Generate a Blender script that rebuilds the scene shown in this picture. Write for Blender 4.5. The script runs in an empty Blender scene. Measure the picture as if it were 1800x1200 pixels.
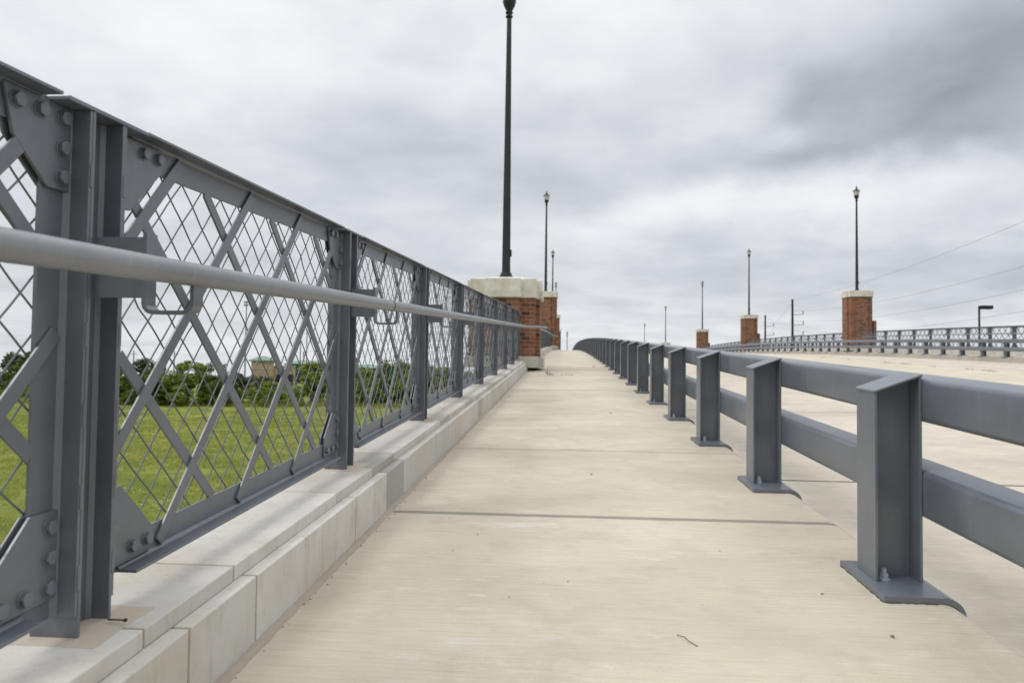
import bpy, bmesh, math, random
from mathutils import Vector, Matrix, noise
random.seed(7)
R = math.radians
scene = bpy.context.scene
col = scene.collection

# ------------------------------------------------------------------ deck profile
G = 0.04676
def P(y):
    d = max(0.0, y - 16.0)
    return G*y - 0.00033*d*d
def PS(y):
    return G - 0.00066*max(0.0, y-16.0)
MIR = 18.6          # far side mirrored about x = 9.3
def sideL(x, y, z): return (x, y, z + P(y))
def sideR(x, y, z): return (MIR - x, y, z + P(y) + 0.10)
GZ = -4.1           # field level

# ------------------------------------------------------------------ mesh builder
class MB:
    def __init__(s): s.v = []; s.f = []; s.tone = []
    def add(s, vs, fs, tone=0.5):
        b = len(s.v); s.v += [tuple(p) for p in vs]
        for f in fs:
            s.f.append(tuple(b+i for i in f)); s.tone.append(tone)
    def box(s, x0, x1, y0, y1, z0, z1, m=None, tone=0.5, ny=1):
        m = m or (lambda x, y, z: (x, y, z))
        for k in range(ny):
            a = y0+(y1-y0)*k/ny; b = y0+(y1-y0)*(k+1)/ny
            vs = [m(x, y, z) for x in (x0, x1) for y in (a, b) for z in (z0, z1)]
            fs = [(0,1,3,2), (4,6,7,5), (0,2,6,4), (1,5,7,3)]
            if k == 0: fs.append((0,4,5,1))
            if k == ny-1: fs.append((2,3,7,6))
            s.add(vs, fs, tone)
    def prism(s, poly, m0, m1, tone=0.5):
        """poly: list of 2-tuples; m0/m1 map (a,b)->point on the two end faces"""
        n = len(poly)
        vs = [m0(*p) for p in poly] + [m1(*p) for p in poly]
        fs = [tuple(range(n-1, -1, -1)), tuple(range(n, 2*n))]
        for i in range(n):
            j = (i+1) % n; fs.append((i, j, n+j, n+i))
        s.add(vs, fs, tone)
    def sweep(s, rings, closed=True, tone=0.5):
        n = len(rings[0]); vs = [p for r in rings for p in r]; fs = []
        for k in range(len(rings)-1):
            for i in range(n if closed else n-1):
                j = (i+1) % n
                fs.append((k*n+i, k*n+j, (k+1)*n+j, (k+1)*n+i))
        if closed:
            fs.append(tuple(range(n-1, -1, -1)))
            fs.append(tuple((len(rings)-1)*n+i for i in range(n)))
        s.add(vs, fs, tone)
    def tube(s, pts, r, n=8, tone=0.5):
        pts = [Vector(p) for p in pts]
        rr = r if isinstance(r, (list, tuple)) else [r]*len(pts)
        rings = []
        up = None
        for i, p in enumerate(pts):
            t = (pts[min(i+1, len(pts)-1)] - pts[max(i-1, 0)]).normalized()
            if up is None:
                up = Vector((0,0,1)) if abs(t.z) < 0.9 else Vector((1,0,0))
            a = t.cross(up).normalized(); b = a.cross(t).normalized(); up = b
            rings.append([p + (a*math.cos(2*math.pi*k/n) + b*math.sin(2*math.pi*k/n))*rr[i] for k in range(n)])
        s.sweep(rings, True, tone)
    def lathe(s, prof, c=(0,0,0), n=16, tone=0.5):
        rings = [[(c[0]+r*math.cos(2*math.pi*k/n), c[1]+r*math.sin(2*math.pi*k/n), c[2]+z) for k in range(n)] for r, z in prof]
        s.sweep(rings, True, tone)
    def bar(s, p0, p1, w, t, nrm, tone=0.5):
        """flat bar from p0 to p1, width w in-plane, thickness t along nrm (starting at p)"""
        p0 = Vector(p0); p1 = Vector(p1); nrm = Vector(nrm)
        d = (p1-p0).normalized(); a = d.cross(nrm).normalized()*w/2
        vs = [p0-a, p0+a, p1+a, p1-a, p0-a+nrm*t, p0+a+nrm*t, p1+a+nrm*t, p1-a+nrm*t]
        s.add(vs, [(0,3,2,1), (4,5,6,7), (0,1,5,4), (1,2,6,5), (2,3,7,6), (3,0,4,7)], tone)
    def merge(s, o):
        b = len(s.v); s.v += o.v; s.f += [tuple(b+i for i in f) for f in o.f]; s.tone += o.tone
    def mesh(s, name, mat, off=(0,0,0), smooth=False, bevel=0, tone=False):
        me = bpy.data.meshes.new(name)
        me.from_pydata([(x-off[0], y-off[1], z-off[2]) for x, y, z in s.v], [], s.f)
        if tone:
            a = me.attributes.new('tone', 'FLOAT', 'FACE')
            a.data.foreach_set('value', s.tone)
        bm = bmesh.new(); bm.from_mesh(me)
        bmesh.ops.recalc_face_normals(bm, faces=bm.faces)
        bm.to_mesh(me); bm.free()
        for m in (mat if isinstance(mat, list) else [mat]): me.materials.append(m)
        if smooth:
            me.polygons.foreach_set('use_smooth', [True]*len(me.polygons))
            me.set_sharp_from_angle(angle=R(38))
        return me

def wl(o):
    v = Vector((0,0,0))
    while o: v += o.location; o = o.parent
    return v
def build(mb, name, mat, parent=None, smooth=False, bevel=0, tone=False, local=False, origin=None):
    off = wl(parent) if (parent and not local) else Vector((0,0,0))
    loc = Vector((0,0,0))
    if origin is not None:
        loc = Vector(origin) - off; off = Vector(origin)
    me = mb.mesh(name, mat, off, smooth, bevel, tone)
    o = bpy.data.objects.new(name, me); col.objects.link(o); o.parent = parent
    o.location = loc
    if bevel:
        b = o.modifiers.new('bevel', 'BEVEL'); b.width = bevel; b.segments = 2
        b.limit_method = 'ANGLE'; b.angle_limit = R(50); b.harden_normals = False
    return o
def tag(o, label=None, cat=None, group=None, kind=None):
    if label: o['label'] = label
    if cat: o['category'] = cat
    if group: o['group'] = group
    if kind: o['kind'] = kind
    return o
def thing(name, label, cat, loc=(0,0,0), group=None):
    o = bpy.data.objects.new(name, None); col.objects.link(o); o.location = loc
    o.empty_display_size = 0.3
    return tag(o, label, cat, group)
def cp(o, parent, loc=None):
    c = o.copy(); col.objects.link(c); c.parent = parent
    if loc is not None: c.location = loc
    return c

# ------------------------------------------------------------------ materials
def mat(name, rough=0.8, metal=0.0, spec=0.5):
    m = bpy.data.materials.new(name); m.use_nodes = True
    b = m.node_tree.nodes['Principled BSDF']
    b.inputs['Roughness'].default_value = rough; b.inputs['Metallic'].default_value = metal
    b.inputs['Specular IOR Level'].default_value = spec
    return m, m.node_tree, b
def N(nt, t, **kw):
    n = nt.nodes.new(t)
    for k, v in kw.items():
        if k.startswith('_'): setattr(n, k[1:], v)
        else:
            kk = k.replace('_', ' ') if isinstance(k, str) else k
            n.inputs[kk].default_value = v
    return n
def L(nt, a, b): nt.links.new(a, b)
def coords(nt, kind='Object', scale=(1,1,1)):
    tc = N(nt, 'ShaderNodeTexCoord'); mp = N(nt, 'ShaderNodeMapping'); mp.inputs['Scale'].default_value = scale
    L(nt, tc.outputs[kind], mp.inputs['Vector']); return mp.outputs['Vector']
def wcoords(nt, scale=(1,1,1)):
    g = N(nt, 'ShaderNodeNewGeometry'); mp = N(nt, 'ShaderNodeMapping'); mp.inputs['Scale'].default_value = scale
    L(nt, g.outputs['Position'], mp.inputs['Vector']); return mp.outputs['Vector']
def nz(nt, vec, scale=1, detail=4, rough=0.55, dist=0.0):
    n = N(nt, 'ShaderNodeTexNoise'); n.inputs['Scale'].default_value = scale; n.inputs['Detail'].default_value = detail
    n.inputs['Roughness'].default_value = rough; n.inputs['Distortion'].default_value = dist
    L(nt, vec, n.inputs['Vector']); return n.outputs['Fac']
def ramp(nt, fac, stops, interp='LINEAR'):
    r = N(nt, 'ShaderNodeValToRGB'); r.color_ramp.interpolation = interp
    e = r.color_ramp.elements
    while len(e) < len(stops): e.new(0.5)
    for i, (p, c) in enumerate(stops):
        e[i].position = p; e[i].color = (c if isinstance(c, (tuple, list)) else (c, c, c)) + ((1,) if not isinstance(c, (tuple, list)) or len(c) == 3 else ())
    L(nt, fac, r.inputs['Fac']); return r.outputs['Color']
def mix(nt, a, b, fac, mode='MIX'):
    m = N(nt, 'ShaderNodeMix'); m.data_type = 'RGBA'; m.blend_type = mode
    for s, v in ((0, fac), (6, a), (7, b)):
        if isinstance(v, bpy.types.NodeSocket): L(nt, v, m.inputs[s])
        elif s == 0: m.inputs[0].default_value = v
        else: m.inputs[s].default_value = tuple(v)+(1,)
    return m.outputs[2]
def math_(nt, op, a, b=0.0):
    m = N(nt, 'ShaderNodeMath'); m.operation = op
    for i, v in enumerate((a, b)):
        if isinstance(v, bpy.types.NodeSocket): L(nt, v, m.inputs[i])
        else: m.inputs[i].default_value = v
    return m.outputs[0]
def bump(nt, b, h, strength=0.3, dist=0.01):
    n = N(nt, 'ShaderNodeBump'); n.inputs['Strength'].default_value = strength; n.inputs['Distance'].default_value = dist
    L(nt, h, n.inputs['Height']); L(nt, n.outputs['Normal'], b.inputs['Normal'])

def steel(name, c, rough=0.5, rust=True, spec=0.4):
    m, nt, b = mat(name, rough, 0.0, spec)
    v = wcoords(nt)
    big = nz(nt, v, 3.2, 5, 0.6); fine = nz(nt, v, 90, 3, 0.6)
    vs = wcoords(nt, (30, 30, 1.6)); streak = nz(nt, vs, 1.0, 4, 0.6)
    lo = tuple(x*0.80 for x in c); hi = tuple(x*1.16 for x in c)
    cc = mix(nt, lo, hi, ramp(nt, big, [(0.3, 0.0), (0.7, 1.0)]))
    sm = nz(nt, v, 17, 6, 0.72)
    cc = mix(nt, cc, tuple(x*0.72 for x in c), math_(nt, 'MULTIPLY', ramp(nt, sm, [(0.52, 0.0), (0.8, 1.0)]), 0.6))
    cc = mix(nt, cc, tuple(x*1.45 for x in c), math_(nt, 'MULTIPLY', ramp(nt, streak, [(0.56, 0.0), (0.78, 1.0)]), 0.42))
    ch = nz(nt, v, 26, 6, 0.7)
    cc = mix(nt, cc, (0.30, 0.27, 0.25), math_(nt, 'MULTIPLY', ramp(nt, ch, [(0.705, 0.0), (0.735, 1.0)]), 0.6))
    if rust:
        rn = nz(nt, v, 9, 8, 0.75)
        cc = mix(nt, cc, (0.10, 0.035, 0.015), ramp(nt, rn, [(0.705, 0.0), (0.74, 1.0)]))
    L(nt, cc, b.inputs['Base Color'])
    L(nt, ramp(nt, big, [(0.2, rough-0.08), (0.8, rough+0.12)]), b.inputs['Roughness'])
    bump(nt, b, math_(nt, 'ADD', math_(nt, 'MULTIPLY', fine, 0.3), big), 0.12, 0.004)
    return m
M_STEEL = steel('painted_steel', (0.113, 0.126, 0.148), 0.36, spec=0.95)
M_GUARD = steel('painted_guard_steel', (0.124, 0.139, 0.164), 0.34, spec=1.0)
M_RAIL = steel('pale_grey_pipe_paint', (0.200, 0.208, 0.222), 0.38, rust=False, spec=0.7)
M_BLACK = steel('black_lamp_paint', (0.022, 0.023, 0.024), 0.38, rust=False)
M_WIRE = steel('wire_steel', (0.12, 0.135, 0.145), 0.45, rust=False)
M_BOLT = steel('galvanised_bolt', (0.34, 0.39, 0.44), 0.32, rust=False, spec=0.9)

def concrete(name, c, broom=True, tint=(0.36, 0.27, 0.17)):
    m, nt, b = mat(name, 0.88, 0, 0.25)
    v = wcoords(nt)
    big = nz(nt, v, 0.9, 6, 0.62); mid = nz(nt, v, 5.5, 6, 0.65); grit = nz(nt, v, 260, 2, 0.7)
    lo = tuple(x*0.86 for x in c); hi = tuple(min(1, x*1.10) for x in c)
    cc = mix(nt, lo, hi, ramp(nt, big, [(0.32, 0.0), (0.68, 1.0)]))
    cc = mix(nt, cc, tuple(x*0.74 for x in c), math_(nt, 'MULTIPLY', ramp(nt, mid, [(0.5, 0.0), (0.72, 1.0)]), 0.6))
    if broom:
        vb = wcoords(nt, (3.2, 95, 1)); br = nz(nt, vb, 1.0, 5, 0.62, 0.15)
        vb2 = wcoords(nt, (2.6, 16, 1)); br2 = nz(nt, vb2, 1.0, 7, 0.68, 0.6)
        cc = mix(nt, cc, tint, math_(nt, 'MULTIPLY', ramp(nt, br, [(0.50, 0.0), (0.76, 1.0)]), 0.48))
        cc = mix(nt, cc, (0.66, 0.64, 0.60), math_(nt, 'MULTIPLY', ramp(nt, br2, [(0.56, 0.0), (0.72, 1.0)]), 0.45))
        vp = wcoords(nt, (1.6, 5, 1)); patch = nz(nt, vp, 1.0, 8, 0.76)
        cc = mix(nt, cc, (0.70, 0.68, 0.63), math_(nt, 'MULTIPLY', ramp(nt, patch, [(0.58, 0.0), (0.68, 1.0)]), 0.55))
        bs = nz(nt, wcoords(nt, (0.8, 1.3, 1)), 1.0, 6, 0.6, 0.4)
        cc = mix(nt, cc, (c[0]*0.70, c[1]*0.68, c[2]*0.66), math_(nt, 'MULTIPLY', ramp(nt, bs, [(0.48, 0.0), (0.66, 1.0)]), 0.5))
        sp_n = nz(nt, v, 38, 4, 0.7)
        cc = mix(nt, cc, (0.16, 0.125, 0.09), math_(nt, 'MULTIPLY', ramp(nt, sp_n, [(0.72, 0.0), (0.76, 1.0)]), 0.6))
        sc = nz(nt, wcoords(nt, (9, 34, 1)), 1.0, 6, 0.75, 0.4)
        cc = mix(nt, cc, (0.74, 0.71, 0.66), math_(nt, 'MULTIPLY', ramp(nt, sc, [(0.63, 0.0), (0.72, 1.0)]), 0.5))
        fb = nz(nt, wcoords(nt, (5, 260, 1)), 1.0, 3, 0.6)
        cc = mix(nt, cc, tuple(x*0.68 for x in c), math_(nt, 'MULTIPLY', ramp(nt, fb, [(0.48, 0.0), (0.72, 1.0)]), 0.5))
        h = math_(nt, 'ADD', br, math_(nt, 'MULTIPLY', grit, 0.6))
    else:
        h = math_(nt, 'ADD', mid, math_(nt, 'MULTIPLY', grit, 0.5))
    pit = nz(nt, v, 70, 3, 0.6)
    cc = mix(nt, cc, (0.20, 0.14, 0.09), math_(nt, 'MULTIPLY', ramp(nt, pit, [(0.70, 0.0), (0.78, 1.0)]), 0.55))
    cc = mix(nt, cc, tuple(x*0.7 for x in c), math_(nt, 'MULTIPLY', ramp(nt, grit, [(0.45, 0.0), (0.8, 1.0)]), 0.45))
    L(nt, cc, b.inputs['Base Color'])
    bump(nt, b, h, 0.42, 0.003)
    return m
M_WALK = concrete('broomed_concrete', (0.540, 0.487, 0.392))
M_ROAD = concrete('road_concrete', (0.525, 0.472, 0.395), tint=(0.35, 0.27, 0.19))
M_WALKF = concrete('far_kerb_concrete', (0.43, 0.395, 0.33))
M_KERB = concrete('kerb_concrete', (0.52, 0.465, 0.37), broom=False)
M_KERBG = concrete('grey_kerb_concrete', (0.34, 0.32, 0.27), broom=False)
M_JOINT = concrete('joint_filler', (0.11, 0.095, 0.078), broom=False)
M_DIRT = concrete('dirty_edge_joint', (0.37, 0.32, 0.255), broom=False)
M_GROUT = concrete('tan_grout', (0.51, 0.445, 0.365), broom=False)
M_MORTAR = concrete('mortar', (0.36, 0.285, 0.205), broom=False)

def limestone(name, c):
    m, nt, b = mat(name, 0.85, 0, 0.25)
    v = wcoords(nt)
    a = N(nt, 'ShaderNodeAttribute'); a.attribute_name = 'tone'
    base = ramp(nt, a.outputs['Fac'], [(0.0, tuple(x*0.66 for x in c)), (0.35, tuple(x*0.92 for x in c)), (1.0, tuple(min(1, x*1.1) for x in c))])
    big = nz(nt, v, 2.6, 6, 0.65); grit = nz(nt, v, 180, 3, 0.7); mid = nz(nt, v, 14, 6, 0.7)
    cc = mix(nt, base, (0.47, 0.40, 0.31), math_(nt, 'MULTIPLY', ramp(nt, big, [(0.43, 0.0), (0.66, 1.0)]), 0.6))
    cc = mix(nt, cc, (0.24, 0.235, 0.225), math_(nt, 'MULTIPLY', ramp(nt, mid, [(0.52, 0.0), (0.74, 1.0)]), 0.20))
    vs = wcoords(nt, (40, 40, 2.5)); st = nz(nt, vs, 1.0, 5, 0.6)
    cc = mix(nt, cc, (0.25, 0.24, 0.22), math_(nt, 'MULTIPLY', ramp(nt, st, [(0.55, 0.0), (0.72, 1.0)]), 0.30))
    cc = mix(nt, cc, (0.2, 0.17, 0.13), math_(nt, 'MULTIPLY', ramp(nt, grit, [(0.66, 0.0), (0.72, 1.0)]), 0.3))
    L(nt, cc, b.inputs['Base Color'])
    bump(nt, b, math_(nt, 'ADD', mid, grit), 0.25, 0.002)
    return m
M_LIME = limestone('limestone', (0.575, 0.555, 0.515))
M_CAP = limestone('cream_cast_stone', (0.70, 0.67, 0.59))

def brick(name):
    m, nt, b = mat(name, 0.85, 0, 0.3)
    g = N(nt, 'ShaderNodeNewGeometry'); tc = N(nt, 'ShaderNodeTexCoord')
    sx = N(nt, 'ShaderNodeSeparateXYZ'); L(nt, tc.outputs['Object'], sx.inputs[0])
    nx = N(nt, 'ShaderNodeSeparateXYZ'); L(nt, g.outputs['Normal'], nx.inputs[0])
    isx = math_(nt, 'GREATER_THAN', math_(nt, 'ABSOLUTE', nx.outputs[0]), 0.5)
    u = N(nt, 'ShaderNodeMix'); u.data_type = 'FLOAT'
    L(nt, isx, u.inputs[0]); L(nt, sx.outputs[0], u.inputs[2]); L(nt, sx.outputs[1], u.inputs[3])
    cv = N(nt, 'ShaderNodeCombineXYZ'); L(nt, u.outputs[0], cv.inputs[0]); L(nt, sx.outputs[2], cv.inputs[1])
    wn = N(nt, 'ShaderNodeTexNoise'); wn.inputs['Scale'].default_value = 7; L(nt, tc.outputs['Object'], wn.inputs['Vector'])
    va = N(nt, 'ShaderNodeVectorMath'); va.operation = 'MULTIPLY_ADD'
    L(nt, wn.outputs['Color'], va.inputs[0]); va.inputs[1].default_value = (0.008, 0.006, 0); L(nt, cv.outputs[0], va.inputs[2])
    br = N(nt, 'ShaderNodeTexBrick'); L(nt, va.outputs[0], br.inputs['Vector'])
    br.offset = 0.5
    for k, v in (('Scale', 1.0), ('Brick Width', 0.207), ('Row Height', 0.093), ('Mortar Size', 0.0065), ('Mortar Smooth', 0.15), ('Bias', 0.0)):
        br.inputs[k].default_value = v
    br.inputs['Color1'].default_value = (0, 0, 0, 1); br.inputs['Color2'].default_value = (1, 1, 1, 1)
    br.inputs['Mortar'].default_value = (0.5, 0.5, 0.5, 1)
    cc = ramp(nt, br.outputs['Color'], [(0.0, (0.075, 0.042, 0.030)), (0.16, (0.10, 0.048, 0.03)), (0.22, (0.205, 0.082, 0.048)), (0.55, (0.265, 0.104, 0.056)), (0.8, (0.315, 0.135, 0.074)), (1.0, (0.19, 0.070, 0.043))])
    v = tc.outputs['Object']
    n1 = nz(nt, v, 60, 4, 0.7); n2 = nz(nt, v, 3, 5, 0.6)
    cc = mix(nt, cc, (0.09, 0.045, 0.03), math_(nt, 'MULTIPLY', ramp(nt, n1, [(0.5, 0.0), (0.75, 1.0)]), 0.5))
    cc = mix(nt, cc, (0.34, 0.275, 0.205), br.outputs['Fac'])
    cc = mix(nt, cc, (0.12, 0.08, 0.06), math_(nt, 'MULTIPLY', ramp(nt, n2, [(0.5, 0.0), (0.8, 1.0)]), 0.35))
    L(nt, cc, b.inputs['Base Color'])
    h = math_(nt, 'SUBTRACT', math_(nt, 'MULTIPLY', n1, 0.3), br.outputs['Fac'])
    bump(nt, b, h, 0.6, 0.008)
    return m
M_BRICK = brick('red_brick')

def grass_ground():
    m, nt, b = mat('grass_field', 0.95, 0, 0.1)
    v = wcoords(nt)
    a = nz(nt, v, 0.055, 6, 0.6); c = nz(nt, v, 0.45, 8, 0.72); d = nz(nt, v, 7, 5, 0.7)
    cc = mix(nt, (0.155, 0.178, 0.032), (0.285, 0.290, 0.068), ramp(nt, a, [(0.3, 0.0), (0.7, 1.0)]))
    cc = mix(nt, cc, (0.085, 0.120, 0.020), math_(nt, 'MULTIPLY', ramp(nt, c, [(0.42, 1.0), (0.6, 0.0)]), 0.75))
    cc = mix(nt, cc, (0.27, 0.235, 0.10), math_(nt, 'MULTIPLY', ramp(nt, c, [(0.62, 0.0), (0.78, 1.0)]), 0.7))
    cc = mix(nt, cc, (0.075, 0.100, 0.018), math_(nt, 'MULTIPLY', ramp(nt, d, [(0.45, 0.0), (0.7, 1.0)]), 0.45))
    L(nt, cc, b.inputs['Base Color']); bump(nt, b, d, 1.0, 0.08)
    return m
M_FIELD = grass_ground()
def foliage(name, c0, c1, trans=0.35):
    m, nt, b = mat(name, 0.7, 0, 0.25)
    g = N(nt, 'ShaderNodeNewGeometry'); oi = N(nt, 'ShaderNodeObjectInfo')
    rnd = math_(nt, 'ADD', math_(nt, 'MULTIPLY', g.outputs['Random Per Island'], 0.75), math_(nt, 'MULTIPLY', oi.outputs['Random'], 0.25))
    cc = ramp(nt, rnd, [(0.0, c0), (1.0, c1)])
    L(nt, cc, b.inputs['Base Color'])
    tr = N(nt, 'ShaderNodeBsdfTranslucent'); L(nt, cc, tr.inputs['Color'])
    mx = N(nt, 'ShaderNodeMixShader'); mx.inputs[0].default_value = trans
    L(nt, b.outputs[0], mx.inputs[1]); L(nt, tr.outputs[0], mx.inputs[2])
    L(nt, mx.outputs[0], nt.nodes['Material Output'].inputs['Surface'])
    return m
M_LEAF = [foliage('leaf_fresh', (0.085, 0.140, 0.018), (0.240, 0.300, 0.050)),
          foliage('leaf_mid', (0.050, 0.090, 0.016), (0.160, 0.215, 0.040)),
          foliage('leaf_dark', (0.042, 0.062, 0.026), (0.105, 0.135, 0.055)),
          foliage('leaf_yellow', (0.120, 0.170, 0.018), (0.300, 0.345, 0.055))]
M_BLADE = foliage('grass_blade', (0.180, 0.205, 0.035), (0.375, 0.375, 0.095), 0.35)
def plain(name, c, rough=0.7, var=0.15, scale=2.0, metal=0, spec=0.4):
    m, nt, b = mat(name, rough, metal, spec)
    v = wcoords(nt); n = nz(nt, v, scale, 5, 0.6)
    L(nt, mix(nt, tuple(x*(1-var) for x in c), tuple(min(1, x*(1+var)) for x in c), n), b.inputs['Base Color'])
    return m
M_BARK = plain('bark', (0.07, 0.055, 0.04), 0.9, 0.3, 6)
M_WOOD = plain('dark_utility_wood', (0.045, 0.035, 0.032), 0.9, 0.3, 3)
M_METALG = plain('grey_mast_metal', (0.20, 0.22, 0.24), 0.5)
M_GREENM = plain('green_mast_paint', (0.03, 0.09, 0.075), 0.5)
M_REDM = plain('red_mast_paint', (0.35, 0.07, 0.05), 0.6)
M_GROOF = plain('green_metal_roof', (0.135, 0.215, 0.165), 0.5, 0.1, 1)
M_GWALL = plain('dark_green_cladding', (0.018, 0.085, 0.05), 0.6, 0.2, 0.6)
M_TAN = plain('tan_stucco', (0.50, 0.40, 0.26), 0.9, 0.12, 1)
M_STONEW = plain('tan_rubble_stone', (0.42, 0.31, 0.21), 0.9, 0.45, 2.6)
M_DARK = plain('dark_opening', (0.03, 0.03, 0.035), 0.5)
M_WHITEC = plain('white_car_paint', (0.75, 0.75, 0.76), 0.3, 0.03)
M_GREYC = plain('grey_car_paint', (0.28, 0.29, 0.31), 0.3, 0.05)
M_TYRE = plain('tyre_rubber', (0.02, 0.02, 0.02), 0.9)
M_PAINT = plain('white_road_paint', (0.72, 0.69, 0.64), 0.8, 0.1, 4)
M_PEB = plain('small_stones', (0.30, 0.22, 0.15), 0.9, 0.6, 30)
M_TWIG = plain('dry_twig', (0.12, 0.06, 0.03), 0.9, 0.3, 30)
M_DRYG = foliage('dry_weed_blade', (0.16, 0.15, 0.06), (0.30, 0.26, 0.12), 0.2)
M_FILL = concrete('grey_joint_board', (0.27, 0.245, 0.205), broom=False)
M_DRYL = plain('dry_leaf', (0.16, 0.10, 0.04), 0.9, 0.5, 40)
M_FLOW = plain('white_flowers', (0.75, 0.75, 0.68), 0.8)
M_CABLE = plain('power_cable', (0.22, 0.23, 0.25), 0.7)
m, nt, b = mat('lantern_glass', 0.15, 0, 0.5)
b.inputs['Base Color'].default_value = (0.80, 0.80, 0.76, 1); b.inputs['Transmission Weight'].default_value = 0.45
b.inputs['IOR'].default_value = 1.1; M_GLASS = m
m, nt, b = mat('car_window', 0.1, 0, 0.5); b.inputs['Base Color'].default_value = (0.02, 0.025, 0.03, 1); M_WIN = m

# ------------------------------------------------------------------ setting
def frange(a, b, st):
    n = max(1, int(round((b-a)/st))); return [a+(b-a)*i/n for i in range(n+1)]
# ground
g = MB()
def ground_z(x, y):
    d = max(0.0, math.hypot(x, y)-112.0)
    return GZ - 0.0205*d*min(1.0, d/60.0)
gxs = [-2600, -1500, -800, -450, -300, -240, -200, -170, -150, -130, -110, -90, -70, -50, -30, -10, 10, 30, 60, 100, 150, 220, 300, 450, 800, 1500, 2600]
gys = [-800, -300, -100, -40, 0, 30, 60, 80, 100, 115, 130, 145, 160, 175, 190, 210, 240, 280, 340, 420, 550, 800, 1200, 1800, 2600]
vs = [(x, y, ground_z(x, y)) for y in gys for x in gxs]; nx_ = len(gxs)
g.add(vs, [(j*nx_+i, j*nx_+i+1, (j+1)*nx_+i+1, (j+1)*nx_+i) for j in range(len(gys)-1) for i in range(nx_-1)])
tag(build(g, 'ground', M_FIELD), kind='structure')

Y0B, Y1B = -5.0, 215.0
YS = frange(Y0B, Y1B, 1.1)
def rings(prof, ys, m): return [[m(x, y, z) for x, z in prof] for y in ys]
# deck body
d = MB(); d.sweep(rings([(-1.24,-0.30), (MIR+1.24-0.0, -0.24), (MIR+1.24,-1.35), (-1.24,-1.35)], YS, sideL))
tag(build(d, 'bridge_deck', M_KERBG), kind='structure')
# road sheets
for nm, x0, z0, x1, z1 in (('road', 1.30, -0.185, 7.76, -0.185), ('road', 10.86, -0.185, 17.32, -0.095)):
    d = MB(); d.sweep(rings([(x0, z0), (x1, z1), (x1, z1-0.10), (x0, z0-0.10)], YS, sideL))
    tag(build(d, nm, M_ROAD), kind='structure')
# road joints: narrow dark sheets
jm = MB()
for y in [5.17 + 4.6*k for k in range(-1, 12)]:
    for x0, z0, x1, z1 in ((1.42, -0.185, 7.70, -0.185), (10.92, -0.185, 17.22, -0.095)):
        xs = frange(x0, x1, 0.25); rr = random.Random(int(y*10))
        top = [(x, y + 0.005*rr.random(), z0+(z1-z0)*(x-x0)/(x1-x0) + 0.004) for x in xs]
        vs = [sideL(*p) for p in top] + [sideL(p[0], p[1]+0.012+0.006*rr.random(), p[2]) for p in top]
        n = len(xs); jm.add(vs, [(i, i+1, n+i+1, n+i) for i in range(n-1)])
tag(build(jm, 'road_joint_filler', M_JOINT), kind='structure')
# lane dashes on the far carriageway
lm = MB()
for y0 in (21.0, 33.0, 45.0, 57.0):
    ys = frange(y0, y0+6.4, 1.0)
    def zz(x): return -0.185+0.09*(x-10.86)/6.46+0.005
    vs = [sideL(14.52, y, zz(14.52)) for y in ys]+[sideL(14.64, y, zz(14.64)) for y in ys]; n = len(ys)
    lm.add(vs, [(i, i+1, n+i+1, n+i) for i in range(n-1)])
tag(build(lm, 'lane_marking', M_PAINT), kind='structure')
# median
mm = MB()
for y0 in [Y0B+6.1*k for k in range(36)]:
    ys = frange(y0, y0+6.085, 1.0)
    mm.sweep(rings([(7.70,-0.3), (7.70,-0.07), (7.76,-0.03), (10.84,-0.03), (10.90,-0.07), (10.90,-0.3)], ys, sideL))
tag(build(mm, 'median_kerb', M_KERB), kind='structure')
# sidewalk slabs (near and far) with real joint gaps
JY = [-4.6, -2.0, 0.05, 3.32, 5.17, 6.98, 8.8, 10.60, 12.4, 14.28, 15.9, 17.6]
y = 17.6
while y < 205: y += 1.83; JY.append(y)
def slabs(m, name):
    s = MB()
    for a, b in zip(JY[:-1], JY[1:]):
        gw = lambda t: 0.020 if abs(t-3.32) < .01 else (0.034 if abs(t-10.6) < .01 else 0.024 if abs(t-14.28) < .01 else 0.013 if abs(t-5.17) < .01 else 0.010)
        g0 = gw(a); g1 = gw(b)
        faint = lambda t: t > 3 and min(abs(t-q) for q in (3.32, 5.17, 6.98, 10.6, 14.28, 17.6)) > .01
        if faint(a): g0 = 0.008
        if faint(b): g1 = 0.008
        prof = [(-0.838, -0.2), (-0.838, 0.0)] + [(1.18, 0.0)]
        cx, cz, r = 1.215, -0.075, 0.075
        prof += [(cx+r*math.sin(t), cz+r*math.cos(t)) for t in [R(14*i) for i in range(0, 6)]]
        prof += [(1.335, -0.188), (1.335, -0.25), (-0.838, -0.25)]
        dz = -0.004 if a+g0 > 3.3 and a < 3.5 else 0.0
        e = 0.005
        def shr(pr, k): return [(x, z-(k if z > -0.15 else 0)) for x, z in pr]
        ys = [a+g0, a+g0+e] + frange(a+g0+e, b-g1-e, 1.0)[1:-1] + [b-g1-e, b-g1]
        rg = []
        for i, yy in enumerate(ys):
            k = 0.004 if i in (0, len(ys)-1) else 0.0
            rg.append([m(x, yy, z) for x, z in shr(prof, k)])
        s.sweep(rg)
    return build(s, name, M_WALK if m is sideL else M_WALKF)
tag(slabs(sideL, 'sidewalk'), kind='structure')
o = tag(slabs(sideR, 'sidewalk'), kind='structure')
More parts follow.
